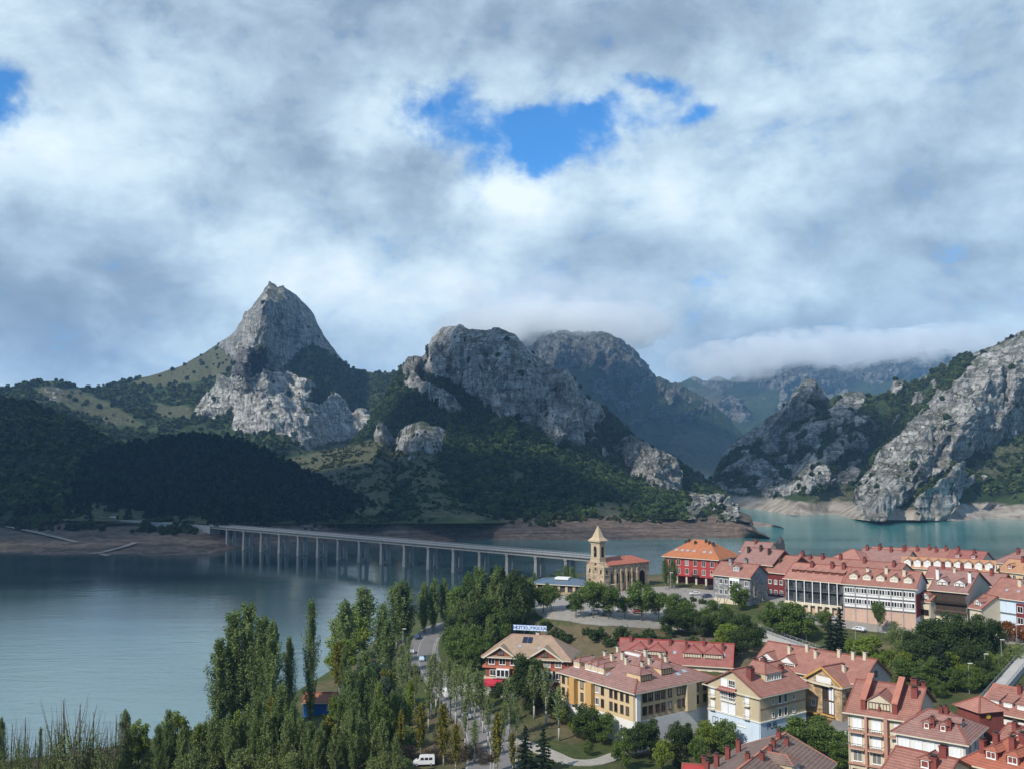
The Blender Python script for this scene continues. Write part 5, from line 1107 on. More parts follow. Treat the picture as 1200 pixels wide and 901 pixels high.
# --- big yellow apartment block
Y = House('apartment_block', 'long yellow apartment block with brown hipped roof, dormers and white base', (656,786), (743.5,811), 9.5, 11, 28, W_YEL, T_BROWN, 'hip', 0.4, 0.8, cat='building', inset=0.42)
W = Y.W; Y.band(-6, 3.85, W_WHITE, 0.05, 'base_wall')
Y.wins('F', [1.6,4.0,9.2,11.4,17.2,20.4,22.2,24.4,26.4], [5.2,8.3], 0.9, 1.8, M_BRFR)
for x0 in (6.4, 13.2): Y.box('bay', plain('orange_render', (0.52,0.31,0.12), 0.9, 0.1, 0.1), x0-1.1, x0+1.1, -1.4, -0.06, 3.9, 10.5)
Y.wins('F', [15.2], [5.4,8.4], 1.2, 1.6, M_WFR)
Y.wins('R', [3.4,5.4,7.8,9.8], [5.2,8.3], 1.3, 1.8, M_BRFR, 'cross'); Y.wins('R', [12.2,15.4,17.2,22.0,25.0], [5.2,8.3], 1.0, 1.8, M_BRFR)
Y.box('corner_pilaster', W_WHITE, W+0.003, W+0.5, 0.3, 1.6, -4, 10.6); Y.box('beige_bay', W_BEI, W+0.003, W+0.9, 17.6, 21.0, 3.9, 10.6)
Y.dormers([(4.0,2.6),(8.4,2.8),(13.4,2.8)], W_YEL, 2.6, 1.7, 'hip', 4.5, wn=1); Y.dormers([(10.6,2.8)], W_YEL, 3.4, 1.7, 'hip', 4.5, wn=2)
Y.dormers([(6.4,2.4),(14.5,3.2)], W_YEL, 4.2, 1.8, 'hip', 5, wn=1, face='R', fr=M_BRFR)
Y.chim([(3,9),(6,11),(9.5,12.5),(11.5,8.5),(14,10),(17,8.5),(18.5,14),(21.5,12.5),(22.5,9),(19,19),(22,18)], W_CREAM, 1.5); Y.skylights([(18,2.6),(20.8,3.2)], 1.3, 1.3, 'R'); Y.skylights([(15.8,3.2)])
Y.box('roof_terrace', W_WHITE, W*0.42, W*0.62, 12.2, 16.2, Y.h+4.6, Y.h+5.6)

# --- crimson-roofed house behind it
N_ = House('terraced_house', 'crimson tiled house with four pointed red dormers behind the yellow block', (724,772), (857,780), 11, 6, 14, W_CREAM, T_CRIM, 'gable', 0.68, 0.8, plain('crimson_ridge', (0.36,0.06,0.05)))
W = N_.W; N_.dormers([(W*0.18,1.6),(W*0.34,1.6),(W*0.66,1.6),(W*0.84,1.6)], W_CREAM, 5.4, 1.5, 'hip', 5.0, wn=1, fr=M_BRFR); N_.chim([(3,6),(W*0.26,5.5),(W*0.45,5.5),(W*0.6,4.5),(W*0.75,6),(W*0.92,4.6)], C_REDCH, 1.6); N_.skylights([(W*0.5,3),(W*0.93,3)])
N_.wins('F', lin(1,W-1,9), [2.6], 1.2, 1.5); N_.wins('R', [4,9], [2.6], 1.2, 1.5)

# --- cream house with the painted bar wall
P_ = House('corner_house', 'cream gabled corner house with white shutters and blue painted bar wall', (829.5,799), (890.5,814.4), 9, 11.2, 17.6, W_BEI, T_RED, 'gable_y', 0.52, 1.0)
W = P_.W; P_.band(-6, 4.5, W_SKY, 0.06, 'ground_floor_wall', 'FR'); P_.band(4.5, 4.75, W_WHITE, 0.3, 'string_course', 'FR'); P_.band(7.5, 7.9, plain('brown_band', (0.30,0.19,0.13)), 0.03, 'string_course', 'R')
for z in (5.0, 8.1): P_.wins('F', [5.6,8.0], [z], 2.0, 2.2, M_WFR, 'shut' if z < 6 else 'cross'); P_.wins('F', [1.7,12.9], [z], 1.1, 2.1, M_WFR, 'shut')
for z in (4.9, 8.0): P_.balcony(0.9, 2.6, z, 0.9, W_CREAM, W_WHITE); P_.balcony(12.1, 13.8, z, 0.9, W_CREAM, W_WHITE)
P_.balcony(4.4, 9.2, 7.9, 0.5, W_WHITE, W_WHITE); P_.wins('F', [5.6], [11.5], 1.9, 1.6, M_WFR, 'shut'); P_.wins('F', [8.1], [11.5], 1.9, 1.6, M_WFR, 'cross')
m = MB(); m.hull([(4.2,-1.5,10.5),(9.6,-1.5,10.5),(9.6,-0.05,11.2),(4.2,-0.05,11.2)], [(4.2,-1.5,10.65),(9.6,-1.5,10.65),(9.6,-0.05,11.35),(4.2,-0.05,11.35)]); m.build('porch_roof', T_CRIM, P_.root)
P_.wins('R', [4.8,12.8], [5.3,8.5], 0.6, 1.1, M_WFR, 'plain'); P_.wins('R', [7.4,9.6], [5.1,8.3], 1.1, 1.9, M_WFR); P_.wins('F', [2.5,5.0], [1.4], 1.6, 1.6, M_BRFR); P_.wins('F', [11.0], [2.6], 2.4, 0.8, M_WFR)
P_.dormers([(9.0,3.0)], W_BEI, 6.2, 2.0, 'hip', 5.5, wn=2, face='R'); P_.chim([(W*0.72,2.2)], C_REDCH, 2.6, 1.5); P_.chim([(W*0.45,9.5),(W*0.6,10.5),(W*0.72,14),(W*0.4,14)], C_REDCH, 1.6, 1.1)
text_mesh('painted_lettering', 'PUB', 2.1, plain('black_paint', (0.02,0.03,0.05)), P_.root, (P_.W+0.085, 2.4, 2.6), (math.pi/2,0,math.pi/2), 0.01, 0.02, False)
m = MB(); m.hull([(P_.W+0.064,9.0,-4.5),(P_.W+0.064,16.8,-4.5),(P_.W+0.064,16.8,2.8),(P_.W+0.064,12.6,4.0)], [(P_.W+0.075,9.0,-4.5),(P_.W+0.075,16.8,-4.5),(P_.W+0.075,16.8,2.8),(P_.W+0.075,12.6,4.0)]); m.build('mural_mountain', plain('mural_grey', (0.10,0.13,0.17)), P_.root)

# --- long gabled row and the ochre stone wing
L_ = House('long_house', 'long house with plain red roof and white front gables, grey gable end', (885,776), (1010,800), 12, 9.5, 14, plain('pinkish_render', (0.46,0.38,0.34), 0.9, 0.1, 0.1), T_RED, 'gable', 0.66, 0.8)
W = L_.W; L_.dormers([(3.4,0.6),(9.6,0.6)], W_WHITE, 5.0, 0.9, 'gable', 5.5, wn=1, fr=M_BRFR); L_.chim([(8,4.5),(16,4.5),(22,6),(26,6),(12.5,6),(29,6.5)], W_CREAM, 1.7); L_.wins('R', [3.5,8.5,11], [6.2], 1.1, 1.5, M_BRFR); L_.wins('R', [7], [10.2], 1.0, 1.2, M_BRFR); L_.wins('F', lin(1,W-1,10), [6.4], 1.2, 1.5)
O_ = House('stone_house', 'ochre stone gabled house with tall glazed bays and orange verge boards', (945,793), (986,803), 11.3, 9.6, 9.5, W_OCH, T_RED, 'gable_y', 0.62, 0.9)
W = O_.W; t = O_.t; b = MB()
for sg in (-1, 1): b.beam((W/2+sg*(W/2+0.9),-0.72,O_.h-0.45), (W/2,-0.72,O_.h+O_.rise+0.12), 0.14, 0.5)
b.build('bargeboard', plain('orange_boards', (0.55,0.32,0.10)), O_.root); O_.box('gable_wall', W_WHITE, 3.2, W-3.2, -0.04, -0.003, O_.h-0.4, O_.h+1.2)
for u, z in ((6.0,1.9),(7.9,1.9),(6.0,5.3),(7.9,5.3)): win(O_.root, u, -0.003, z, 0, 1.5, 3.0, M_BRFR, 'shut' if u > 7 else 'cross')
O_.box('bay_frame', plain('orange_boards', (0.55,0.32,0.10)), 4.9, 9.0, -0.5, -0.26, 1.2, 1.6); O_.wins('F', [2.2], [3.0], 1.2, 1.5); O_.balcony(2.6, W-2.6, O_.h-0.6, 1.3, M_TRIM, W_WHITE); O_.balcony(0.2, 4.2, 1.4, 1.3, plain('orange_boards', (0.55,0.32,0.10)))
O_.wins('R', [2.5,6.5], [2.6,6.0], 1.1, 1.4, M_BRFR); O_.balcony(0.2, 8.5, 5.4, 1.0, M_BRFR, M_BRFR, 'R'); O_.box('garage_door', plain('brown_door', (0.30,0.13,0.06)), 6.6, 9.6, -0.1, -0.003, -2.2, 0.5); O_.chim([(W*0.72,5)], W_CREAM, 1.6)

# --- tall cream house with the two red gable walls on its roof
E_ = House('cream_house', 'tall cream house with two sloping red firewalls either side of its loft', (993.5,832), (1072,843.5), 10.5, 14, 18, W_CREAM, T_RED, 'gable', 0.5, 0.9)
W = E_.W
for x, w_ in ((2.6,1.0), (9.0,1.0)):
    m = MB(); m.hull([(x,0.3,E_.h),(x+w_,0.3,E_.h),(x+w_,7.4,E_.h),(x,7.4,E_.h)], [(x,0.3,E_.h+2.6),(x+w_,0.3,E_.h+2.6),(x+w_,7.4,E_.h+6.6),(x,7.4,E_.h+6.6)]); m.build('firewall', C_REDCH, E_.root)
    m = MB(); m.hull([(x-0.15,0.15,E_.h+2.603),(x+w_+0.15,0.15,E_.h+2.603),(x+w_+0.15,7.5,E_.h+6.66),(x-0.15,7.5,E_.h+6.66)], [(x-0.15,0.15,E_.h+2.85),(x+w_+0.15,0.15,E_.h+2.85),(x+w_+0.15,7.5,E_.h+6.9),(x-0.15,7.5,E_.h+6.9)]); m.build('coping', plain('salmon_coping', (0.42,0.17,0.12)), E_.root)
E_.dormers([(6.3,0.9)], W_CREAM, 5.0, 1.8, 'gable', 5.0, wn=2, fr=M_BRFR); E_.chim([(9.4,8.2),(11.5,9.5)], C_REDCH, 1.6, 1.2); E_.chim([(W-1.2,6.0),(W-0.8,12)], C_REDCH, 1.8, 1.2); E_.box('low_firewall', C_REDCH, 6.1, 6.6, 0.4, 2.2, E_.h, E_.h+1.5)
for z in (3.9, 7.2, 10.6): E_.wins('F', [1.9,5.8,10.4], [z], 1.7, 2.0, M_WFR, 'shut' if z > 4 else 'two'); E_.band(z-0.75, z-0.45, plain('rose_trim', (0.45,0.24,0.19)), 0.5, 'string_course', 'F')
for z in (6.6, 10.0): E_.balcony(0.3, 3.5, z, 1.2, W_PINK, W_DARK); E_.balcony(4.2, 7.3, z, 1.2, W_PINK, W_DARK); E_.balcony(8.8, 12.0, z, 1.2, W_PINK, W_DARK)
E_.box('pilaster', plain('rose_trim', (0.45,0.24,0.19)), 3.6, 4.1, -0.9, -0.003, 3.0, E_.h-0.2); E_.box('pilaster', plain('rose_trim', (0.45,0.24,0.19)), 7.6, 8.3, -1.3, -0.003, 1.0, E_.h-0.2); E_.wins('F', [2,6,10], [0.2], 2.2, 1.9, M_BRFR); E_.wins('R', [4,8,13], [10.4], 1.2, 1.4)

# --- low white house in front of it with the red lookout turret
I_ = House('white_house', 'white walled house with brown hipped roof and two red dormers', (1050,856), (1131,870), 12, 13, 14, W_WHITE, T_BROWN, 'hip', 0.46, 0.8, inset=0.3)
W = I_.W; I_.dormers([(W*0.42,1.6),(W*0.66,1.6)], C_REDCH, 1.5, 1.3, 'hip', 3.4, wn=1); I_.dormers([(5.0,1.8)], C_REDCH, 2.0, 1.4, 'gable', 3.4, wn=1, face='R'); I_.chim([(W*0.5,2.2),(W*0.74,2.2),(W*0.55,5.5),(W*0.62,6)], C_REDCH, 1.7, 0.7); I_.wins('F', lin(0.6,W-0.4,5), [10.2], 1.3, 1.6, M_WFR, 'shut'); I_.wins('R', [3,7,11], [10.2], 1.3, 1.6)
tu = at_y(1149, 838, 205); t_ = empty('turret', (tu.x, tu.y, 13), 0.3); tag(t_, 'squat red square turret with pyramid tile roof rising behind the white house', 'tower')
m = MB(); m.box(-3,3,-3,3,-4,tu.z-13+1.6); m.build('wall', C_REDCH, t_); zt = tu.z-13+1.6; m = MB(); m.hull([(-3.7,-3.7,zt),(3.7,-3.7,zt),(3.7,3.7,zt),(-3.7,3.7,zt)], [(-0.05,-0.05,zt+2.3),(0.05,-0.05,zt+2.3),(0.05,0.05,zt+2.3),(-0.05,0.05,zt+2.3)]); rr = m.build('roof', T_PINK, t_)
m = MB(); [m.beam((sx*3.7,sy*3.7,zt+0.05), (0,0,zt+2.35), 0.35, 0.22) for sx in (-1,1) for sy in (-1,1)]; m.build('ridge_cap', C_RIDGE, rr)
m = MB(); m.tube((-0.9,-3.25,zt-0.9), (-0.9,-3.02,zt-0.9), 0.5, 0.5, 12); dsh = m.build('satellite_dish', plain('yellow_dish', (0.62,0.42,0.05)), t_)

# --- roofs along the bottom right corner
J_ = House('tiled_house', 'house at the bottom edge with brown tile roof and one red dormer', (1036,903), (1104,919), 12, 13.2, 12, W_CREAM, T_RED, 'gable', 0.42, 0.8)
W = J_.W; J_.dormers([(W*0.62,2.4)], C_REDCH, 1.9, 1.5, 'hip', 3.6, wn=1); J_.chim([(W*0.75,3.0),(W*0.8,6)], C_REDCH, 1.6, 1.2); J_.wins('F', lin(0.5,W-0.5,4), [10], 1.2, 1.6)
K_ = House('red_roof_house', 'bright red roofed house in the bottom right corner with tall chimneys', (1128,891), (1212,912), 12, 14, 15, W_CREAM, tile('bright_red_tiles', (0.333,0.116,0.076)), 'hip', 0.5, 0.7, inset=0.35)
W = K_.W; K_.dormers([(W*0.36,1.5),(W*0.66,1.5)], C_REDCH, 2.2, 1.5, 'hip', 3.8, wn=1); K_.chim([(W*0.2,2.5),(W*0.3,5),(W*0.55,4.5),(W*0.62,6.5),(W*0.8,4)], C_REDCH, 2.0, 0.9); K_.wins('F', lin(0.5,W-0.5,5), [10.5], 1.2, 1.6)
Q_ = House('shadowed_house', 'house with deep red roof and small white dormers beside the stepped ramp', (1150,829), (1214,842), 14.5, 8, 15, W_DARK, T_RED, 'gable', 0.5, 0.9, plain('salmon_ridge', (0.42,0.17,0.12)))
W = Q_.W; Q_.dormers([(W*0.2,1.3),(W*0.45,1.3),(W*0.7,1.3)], W_WHITE, 1.9, 1.2, 'shed', 3.0, wn=1); Q_.band(5.6, 6.6, W_WHITE, 0.6, 'white_fascia', 'FL'); Q_.wins('F', lin(0.5,W-0.5,5), [3.0], 1.4, 1.8); Q_.chim([(W*0.5,6),(W*0.75,5)], C_REDCH, 1.7)
X_ = House('low_red_house', 'low dark red walled house between the turret and the ramp', (1168,868), (1216,880), 13, 11, 10, W_DRED, T_RED, 'gable', 0.45, 0.7); X_.wins('F', lin(0.5,X_.W-0.5,4), [8], 1.3, 1.6); X_.dormers([(X_.W*0.4,1.0)], C_REDCH, 1.8, 1.3, 'gable', 3, wn=1); X_.chim([(2,3),(5,4)], C_REDCH, 1.8)

# --- big dark tiled roof at the bottom, with many chimneys
fa = at_z(866, 902, 20.8); ud = Vector((0.838,-0.546,0)); A0 = fa-ud*9.5
M_ = House('chimney_house', 'house with weathered two toned tile roof and a dozen red chimneys', (0,0), 0, 8, 8.8, 27, W_BEI, T_DARK, 'gable_y', 0.42, 0.9, plain('salmon_ridge', (0.42,0.17,0.12)), W=19.0)
M_.root.location = (A0.x, A0.y, 8); M_.root.rotation_euler = (0,0,math.atan2(ud.y, ud.x)); M_.W = 19.0
M_.chim([(2.0,3),(2.0,8),(2.2,13.5),(2.4,19)], C_REDCH, 2.3, 0.85); M_.chim([(9.0,6),(10.8,9),(10.8,14),(10.2,17.5),(9.5,23),(11.5,22)], C_REDCH, 1.2, 0.8); M_.dormers([(13.0,3.0)], W_BEI, 4.0, 1.5, 'hip', 4.5, wn=2, face='R'); M_.wins('F', [4,8,12,16], [5.4], 1.2, 1.5); M_.wins('R', [4,10,16,22], [5.4], 1.2, 1.5)
S_ = House('red_sheet_shed', 'low shed with plain bright red sheet roof at the bottom edge', (800,912), (842,915), 7, 8.2, 8, W_BEI, plain('red_sheet', (0.40,0.05,0.045), 0.5, 0.3, 0.12), 'gable', 0.35, 0.5); S_.chim([(4,4)], C_REDCH, 1.5); S_.wins('F', lin(0.5,S_.W-0.5,3), [5], 1.1, 1.3)
# --- church
def church():
    A = at_z(708.3, 696.5, 20.4); ax = Vector((0.78,0.62,0)).normalized(); ang = math.atan2(ax.y, ax.x)
    # local x runs along the nave away from the facade; the nave wall facing the camera lies on y = 0; the facade lies on x = 0
    root = empty('church', (A.x, A.y, 20.4), ang); tag(root, 'sandstone church with belfry, pointed stone spire and red nave roof', 'church')
    h = 12.0; t = 0.22; W, L = 13.0, 27.0
    m = MB(); m.box(3.0, L, 0.6, W, -4, h-0.6); m.build('nave_wall', W_CHUR, root)
    m = MB(); x0, x1, y0, y1 = 2.6, L+0.6, 0.0, W+0.6; P = [(x0,y0,h-0.6),(x1,y0,h-0.6),(x1,y1,h-0.6),(x0,y1,h-0.6)]
    m.hull(P, [(x,y,z+0.3) for x,y,z in P]); P2 = [(x,y,h-0.297) for x,y,z in P]; m.hull(P2, [(x0,W*0.5,h+2.2),(L-5,W*0.5,h+2.2),(L-5,W*0.52,h+2.2),(x0,W*0.52,h+2.2)]); m.build('roof', tile('church_tiles', (0.34,0.12,0.08)), root)
    m = MB(); m.box(0, 3.0, 0, 10.6, -4, 11.0); m.hull([(0,0,11),(3,0,11),(3,10.6,11),(0,10.6,11)], [(0,3.0,13.6),(3,3.0,13.6),(3,7.6,13.6),(0,7.6,13.6)]); m.build('west_front', W_CHUR, root)
    m = MB()
    for z in (3.4, 7.6, 10.8): m.box(-0.18, -0.003, -0.18, 10.75, z, z+0.3); m.box(-0.18, 3.1, -0.18, -0.003, z, z+0.3)
    for y in (0.0, 3.2, 7.0, 10.1): m.box(-0.12, -0.004, y, y+0.5, -2, 10.79)
    m.build('string_course', W_CHPALE, root)
    m = MB(); m.box(-0.25, 3.4, 2.4, 8.2, 12.6, 13.9); m.box(0.0, 3.2, 2.7, 7.9, 13.9, 21.2); tw = m.build('tower', W_CHPALE, root)
    m = MB()
    for z in (14.2, 20.2): m.box(-0.15, 3.35, 2.55, 8.05, z, z+0.3)
    m.box(-0.8, 4.0, 1.9, 8.7, 21.2, 21.7); m.build('cornice', W_CHPALE, tw)
    m = MB(); b = [(-0.9,1.8),(4.1,1.8),(4.1,8.8),(-0.9,8.8)]; q = [(0.2,3.2),(3.0,3.2),(3.0,7.4),(0.2,7.4)]; m.hull([(x,y,21.703) for x,y in b], [(x,y,23.0) for x,y in q]); m.hull([(x,y,23.003) for x,y in q], [(1.5,5.2,27.7),(1.7,5.2,27.7),(1.7,5.4,27.7),(1.5,5.4,27.7)]); m.build('spire', W_CHPALE, tw)
    m = MB(); m.box(1.55,1.65,5.25,5.35,27.7,29.2); m.box(1.55,1.65,4.9,5.7,28.6,28.72); m.build('cross', W_DARK, tw)
    dk = plain('dark_opening', (0.02,0.018,0.016), 0.9, 0.1, 0.1)
    def arch(nm, parent, c, w, hh, axis, d=0.05, mat=dk):
        m = MB(); n = 10; pts = [(-w/2,0),(w/2,0)]+[(w/2*math.cos(math.pi*k/n), hh-w/2+w/2*math.sin(math.pi*k/n)) for k in range(n+1)]
        if axis == 'x': m.hull([(c[0],c[1]-p,c[2]+q) for p,q in pts], [(c[0]-d,c[1]-p,c[2]+q) for p,q in pts])
        else: m.hull([(c[0]+p,c[1]-d,c[2]+q) for p,q in pts][::-1], [(c[0]+p,c[1],c[2]+q) for p,q in pts][::-1])
        return m.build(nm, mat, parent)
    arch('belfry_surround', tw, (-0.003,5.3,14.7), 2.3, 5.0, 'x', 0.05, W_CHUR); arch('belfry_opening', tw, (-0.06,5.3,15.0), 1.6, 4.3, 'x'); arch('belfry_opening', tw, (1.6,2.697,15.0), 1.3, 4.3, 'y')
    bell = MB(); bell.tube((-0.5,5.3,16.6), (-0.5,5.3,17.5), 0.55, 0.3, 12); bell.build('bell', plain('bronze', (0.12,0.09,0.04), 0.4, 0.5), tw)
    for y, z, w, hh in ((2.0,8.2,0.8,1.8),(8.7,8.2,0.8,1.8),(5.3,9.6,0.9,0.9),(5.3,11.6,0.8,0.8),(2.0,4.2,0.7,1.6),(8.7,4.2,0.7,1.6)): arch('window', root, (-0.003,y,z), w, hh, 'x')
    arch('portal', root, (-0.003,5.3,-0.5), 2.2, 3.6, 'x'); arch('window', root, (1.4,-0.003,8.2), 0.8, 1.8, 'y'); arch('window', root, (1.4,-0.003,1.2), 0.8, 1.6, 'y')
    for x in (6.2, 9.4, 12.6, 15.8, 19.0): m = MB(); m.hull([(x,-0.5,-4),(x+0.8,-0.5,-4),(x+0.8,0.597,-4),(x,0.597,-4)], [(x,-0.1,9.5),(x+0.8,-0.1,9.5),(x+0.8,0.597,10.2),(x,0.597,10.2)]); m.build('buttress', W_CHUR, root)
    for x in (4.9, 8.2, 11.4, 14.6, 17.8): arch('window', root, (x,0.597,4.0), 0.75, 4.2, 'y')
    arch('side_arch', root, (22.6,0.597,-0.5), 4.2, 9.6, 'y', 0.12, W_CHPALE); arch('side_door', root, (22.6,0.47,-0.5), 3.2, 8.9, 'y', 0.05)
church()
B_ = House('parish_hall', 'low hall with blue grey metal roof and square pillars beside the church', (624,682.5), (687,685.8), 20.2, 3.8, 14, plain('hall_dark', (0.05,0.05,0.05)), M_BLUE, 'hip', 0.2, 1.2, plain('blue_ridge', (0.10,0.14,0.19)), 'hall')
B_.band(-4, 0.7, W_CHUR, 0.9, 'parapet', 'F')
m = MB(); m.box(8.5, 14.5, 4.0, 8.0, 5.2, 6.0); m.build('roof_light', W_WHITE, B_.root)
for x in lin(0.2, B_.W-0.2, 7): B_.box('pillar', W_CHPALE, x-0.55, x+0.55, -0.5, -0.02, 0.7, 3.7)

# --- crimson hotel with orange roof
def on_stilts(m, s): m.box(0, s.W, 0, s.D, 5.2, s.h); m.box(1.5, s.W-1.5, 4, s.D, -3, 5.2)
R_ = House('crimson_hotel', 'crimson hotel with orange tiled roof and white window frames on pillars', (779,650), (841,654.5), 20.3, 13.5, 20, W_CRIM, T_ORANGE, 'hip', 0.62, 1.0, plain('orange_ridge', (0.48,0.20,0.09)), 'hotel', walls=on_stilts, inset=0.45)
W = R_.W; R_.wins('F', lin(0.8,W-0.5,6), [6.2,9.8], 1.5, 2.2, plain('cream_frame', (0.66,0.60,0.50)), 'two'); R_.wins('L', lin(1,19,5), [6.2,9.8], 1.5, 2.2, plain('cream_frame', (0.66,0.60,0.50)), 'two'); R_.wins('R', [3,7], [6.2,9.8], 1.4, 2.2)
for x in lin(-1.2, W+1.2, 6): R_.box('pillar', plain('pale_pillar', (0.55,0.50,0.42)), x-0.4, x+0.4, 0.3, 1.1, -3, 5.2)
R_.band(5.2, 5.6, W_CRIM, 0.25, 'sill_band'); R_.skylights([(4,3.2),(7,3.2),(9.6,3.2),(12.6,3.2),(17.5,3.0),(20.5,3.0)], 1.3, 1.3); R_.skylights([(4,4.5),(4.5,8)], 1.3, 1.3, 'R'); R_.chim([(6,8.5),(7.5,8.5),(11,7.6),(15.5,8.8),(19,8.8),(17.5,8)], W_DARK, 0.8, 0.9); R_.balcony(13, 16.5, 5.7, 1.1, W_DARK, W_DARK)
# --- grey stone house and its neighbours
Gh = House('grey_stone_house', 'grey stone house with steep brown roof, white glazed bay and half timbering', (836,671.5), (879,676), 20, 12, 12.5, W_GREY, T_RED, 'gable', 0.62, 0.9)
W = Gh.W; Gh.wins('F', [3.4,5.8,14.6], [4.6,8.6], 1.3, 1.7); Gh.box('glazed_bay', M_WFR, 7.6, 12.0, -0.9, -0.01, 3.4, 11.2)
for z in (4.2, 8.0): [win(Gh.root, u, -0.903, z, 0, 1.1, 2.2, M_WFR, 'cross') for u in (8.5,9.8,11.1)]
Gh.dormers([(9.0,2.0)], W_GREY, 3.0, 1.6, 'gable', 4.0, wn=2); Gh.wins('R', [3.5], [4.5], 1.8, 5.2, W_CREAM, 'cross'); Gh.wins('R', [9.2], [2.6,6.0], 1.5, 1.8, W_CREAM); Gh.band(-3, 2.9, W_CREAM, 0.05, 'rendered_base', 'F')
m = MB(); [m.beam((x,-0.07,0.2), (x+1.2,-0.07,2.8), 0.2, 0.1) for x in (2,5,9,13)]; [m.box(x,x+0.2,-0.12,-0.051,-1,2.9) for x in (1.8,4.8,8.8,12.8)]; m.build('half_timbering', W_DARK, Gh.root); Gh.chim([(W*0.3,4.8),(W*0.62,7.5)], W_GREY, 2.2, 1.2)
tn = House('tall_brown_house', 'tall brown roofed house rising behind the grey stone house', (862,657), (905,661.5), 20, 14, 16, W_DRED, T_BROWN, 'gable', 0.62, 0.8); tn.chim([(3,5),(8,6.5),(13,5)], W_DARK, 2.0, 1.0); tn.wins('R', [4,8,12], [5,9], 1.2, 1.5); tn.wins('F', lin(1,tn.W-1,5), [9], 1.2, 1.5)
dr = House('dark_red_house', 'dark red gable walled house beside the balcony arcade', (897,669), (921,671.5), 20, 11.5, 22, W_DRED, T_RED, 'gable', 0.5, 0.7); dr.wins('R', [4,9,14,18], [3,7], 1.2, 1.5); dr.chim([(3,6)], W_DARK, 1.8); dr.wins('F', lin(0.8,dr.W-0.8,3), [3,7], 1.2, 1.5)
# --- row with dark glazed balconies over an arcade
Ob = House('balcony_row', 'row with dark glazed balconies over an arcade and a red dormered roof', (921,676), (987.5,682), 19.5, 14.2, 16, plain('dark_facade', (0.07,0.075,0.08)), T_PINK, 'gable', 0.55, 0.9, cat='building')
W = Ob.W
for z in (7.0, 10.7): Ob.wins('F', lin(0.6,W-0.6,8), [z], 1.7, 2.2, W_GLAZ, 'two'); Ob.balcony(0, W, z-0.3, 1.3, W_GLAZ, W_GLAZ)
for x in lin(0,W,7): Ob.box('post', M_WFR, x-0.12, x+0.12, -1.35, -1.1, 5.2, 13.8)
Ob.band(5.3, 6.2, W_CREAM, 1.3, 'arcade_beam', 'F')
for x in lin(0,W,8): Ob.box('arcade_pillar', W_CREAM, x-0.45, x+0.45, -1.3, -0.5, -4, 5.3)
Ob.band(-4, 5.29, W_PINK, 0.03, 'shop_front', 'F'); Ob.dormers([(x,3.0) for x in lin(0.5,W-0.3,7)], C_REDCH, 2.2, 1.0, 'shed', 3.5, wn=1, fr=M_BRFR); Ob.chim([(W*0.35,6),(W*0.7,6.5),(W*0.9,6.5)], C_REDCH, 1.8, 1.2)
# --- white glazed row
Pw = House('glazed_row', 'long white row of glazed galleries over pink shop fronts with cream dormers', (988,682.5), (1073,689), 19, 14.6, 16, W_WHITE, T_RED, 'gable', 0.55, 0.8, cat='building')
W = Pw.W
for x in lin(0.3,W-0.3,6):
    for z in (6.9, 10.6):
        for u in (-1.35,-0.45,0.45,1.35): win(Pw.root, x+u, -0.003, z+1.0, 0, 0.7, 1.5, M_WFR, 'plain')
m = MB()
for i in range(7): x = 0.12+(W-0.24)*i/6; m.box(x-0.14, x+0.14, -0.3, -0.003, -3, 14.4)
m.build('pilaster', plain('grey_pilaster', (0.34,0.31,0.32)), Pw.root); Pw.band(10.2, 10.45, W_GLAZ, 0.34, 'string_course', 'F'); Pw.band(6.4, 6.7, W_GLAZ, 0.34, 'string_course', 'F'); Pw.band(-4, 6.39, W_PINK, 0.06, 'shop_front', 'F')
Pw.dormers([(x,1.9) for x in lin(0.8,W-0.6,5)], W_CREAM, 2.8, 1.5, 'gable', 4.2, wn=2); Pw.chim([(W*0.3,5),(W*0.55,6),(W*0.8,5.5)], W_CREAM, 1.8, 1.0)
m = MB(); m.hull([(Pw.W+0.003,-0.4,5),(Pw.W+0.3,-0.4,5),(Pw.W+0.3,16.2,5),(Pw.W+0.003,16.2,5)], [(Pw.W+0.003,-0.4,12.4),(Pw.W+0.3,-0.4,12.4),(Pw.W+0.3,16.2,12.4),(Pw.W+0.003,16.2,12.4)]); m.build('party_wall', W_DRED, Pw.root)
# --- lean-to, brown balcony house, side house, blue house
la = House('cream_side_house', 'narrow cream house with a white gabled dormer between the glazed row and the brown balconies', (1075,703), (1090,705), 19, 9.8, 10, W_CREAM, T_RED, 'gable', 0.5, 0.5); la.dormers([(la.W*0.55,0.6)], W_WHITE, 2.2, 1.6, 'gable', 3.5, wn=1, fr=M_BRFR); la.wins('F', [1.4,3.4], [2.2], 1.2, 1.0, M_WFR, 'shut'); la.wins('F', [2.4], [5.4], 3.2, 1.6, M_BRFR); la.band(-3, 0.7, W_CRIM, 0.05, 'red_base', 'F')
bb = House('brown_balcony_house', 'house with dark brown timber balconies, two white gabled dormers and pale side wall', (1090,690), (1133,694), 19, 13.6, 24, W_CREAM, T_BROWN, 'gable', 0.45, 0.8)
W = bb.W; bb.band(6.3, 13.4, W_DARK, 0.08, 'timber_front', 'F'); bb.balcony(0.1, W-0.1, 9.8, 1.3, W_DARK, W_DARK); bb.balcony(0.1, W-0.1, 6.3, 1.3, W_DARK, plain('brown_slats', (0.20,0.14,0.10))); bb.wins('F', [2.4,6.2,9.6], [10.3], 1.8, 2.1, M_BRFR, 'two'); bb.wins('F', [3,7,10], [6.8], 1.8, 2.1, M_BRFR, 'two'); bb.wins('F', [2,5,8,10.5], [1.5], 1.6, 2.0, M_WFR)
for x in (3.2, 8.8): bb.dormers([(x,2.4)], W_WHITE, 3.4, 1.4, 'gable', 4.5, wn=2, fr=M_BRFR)
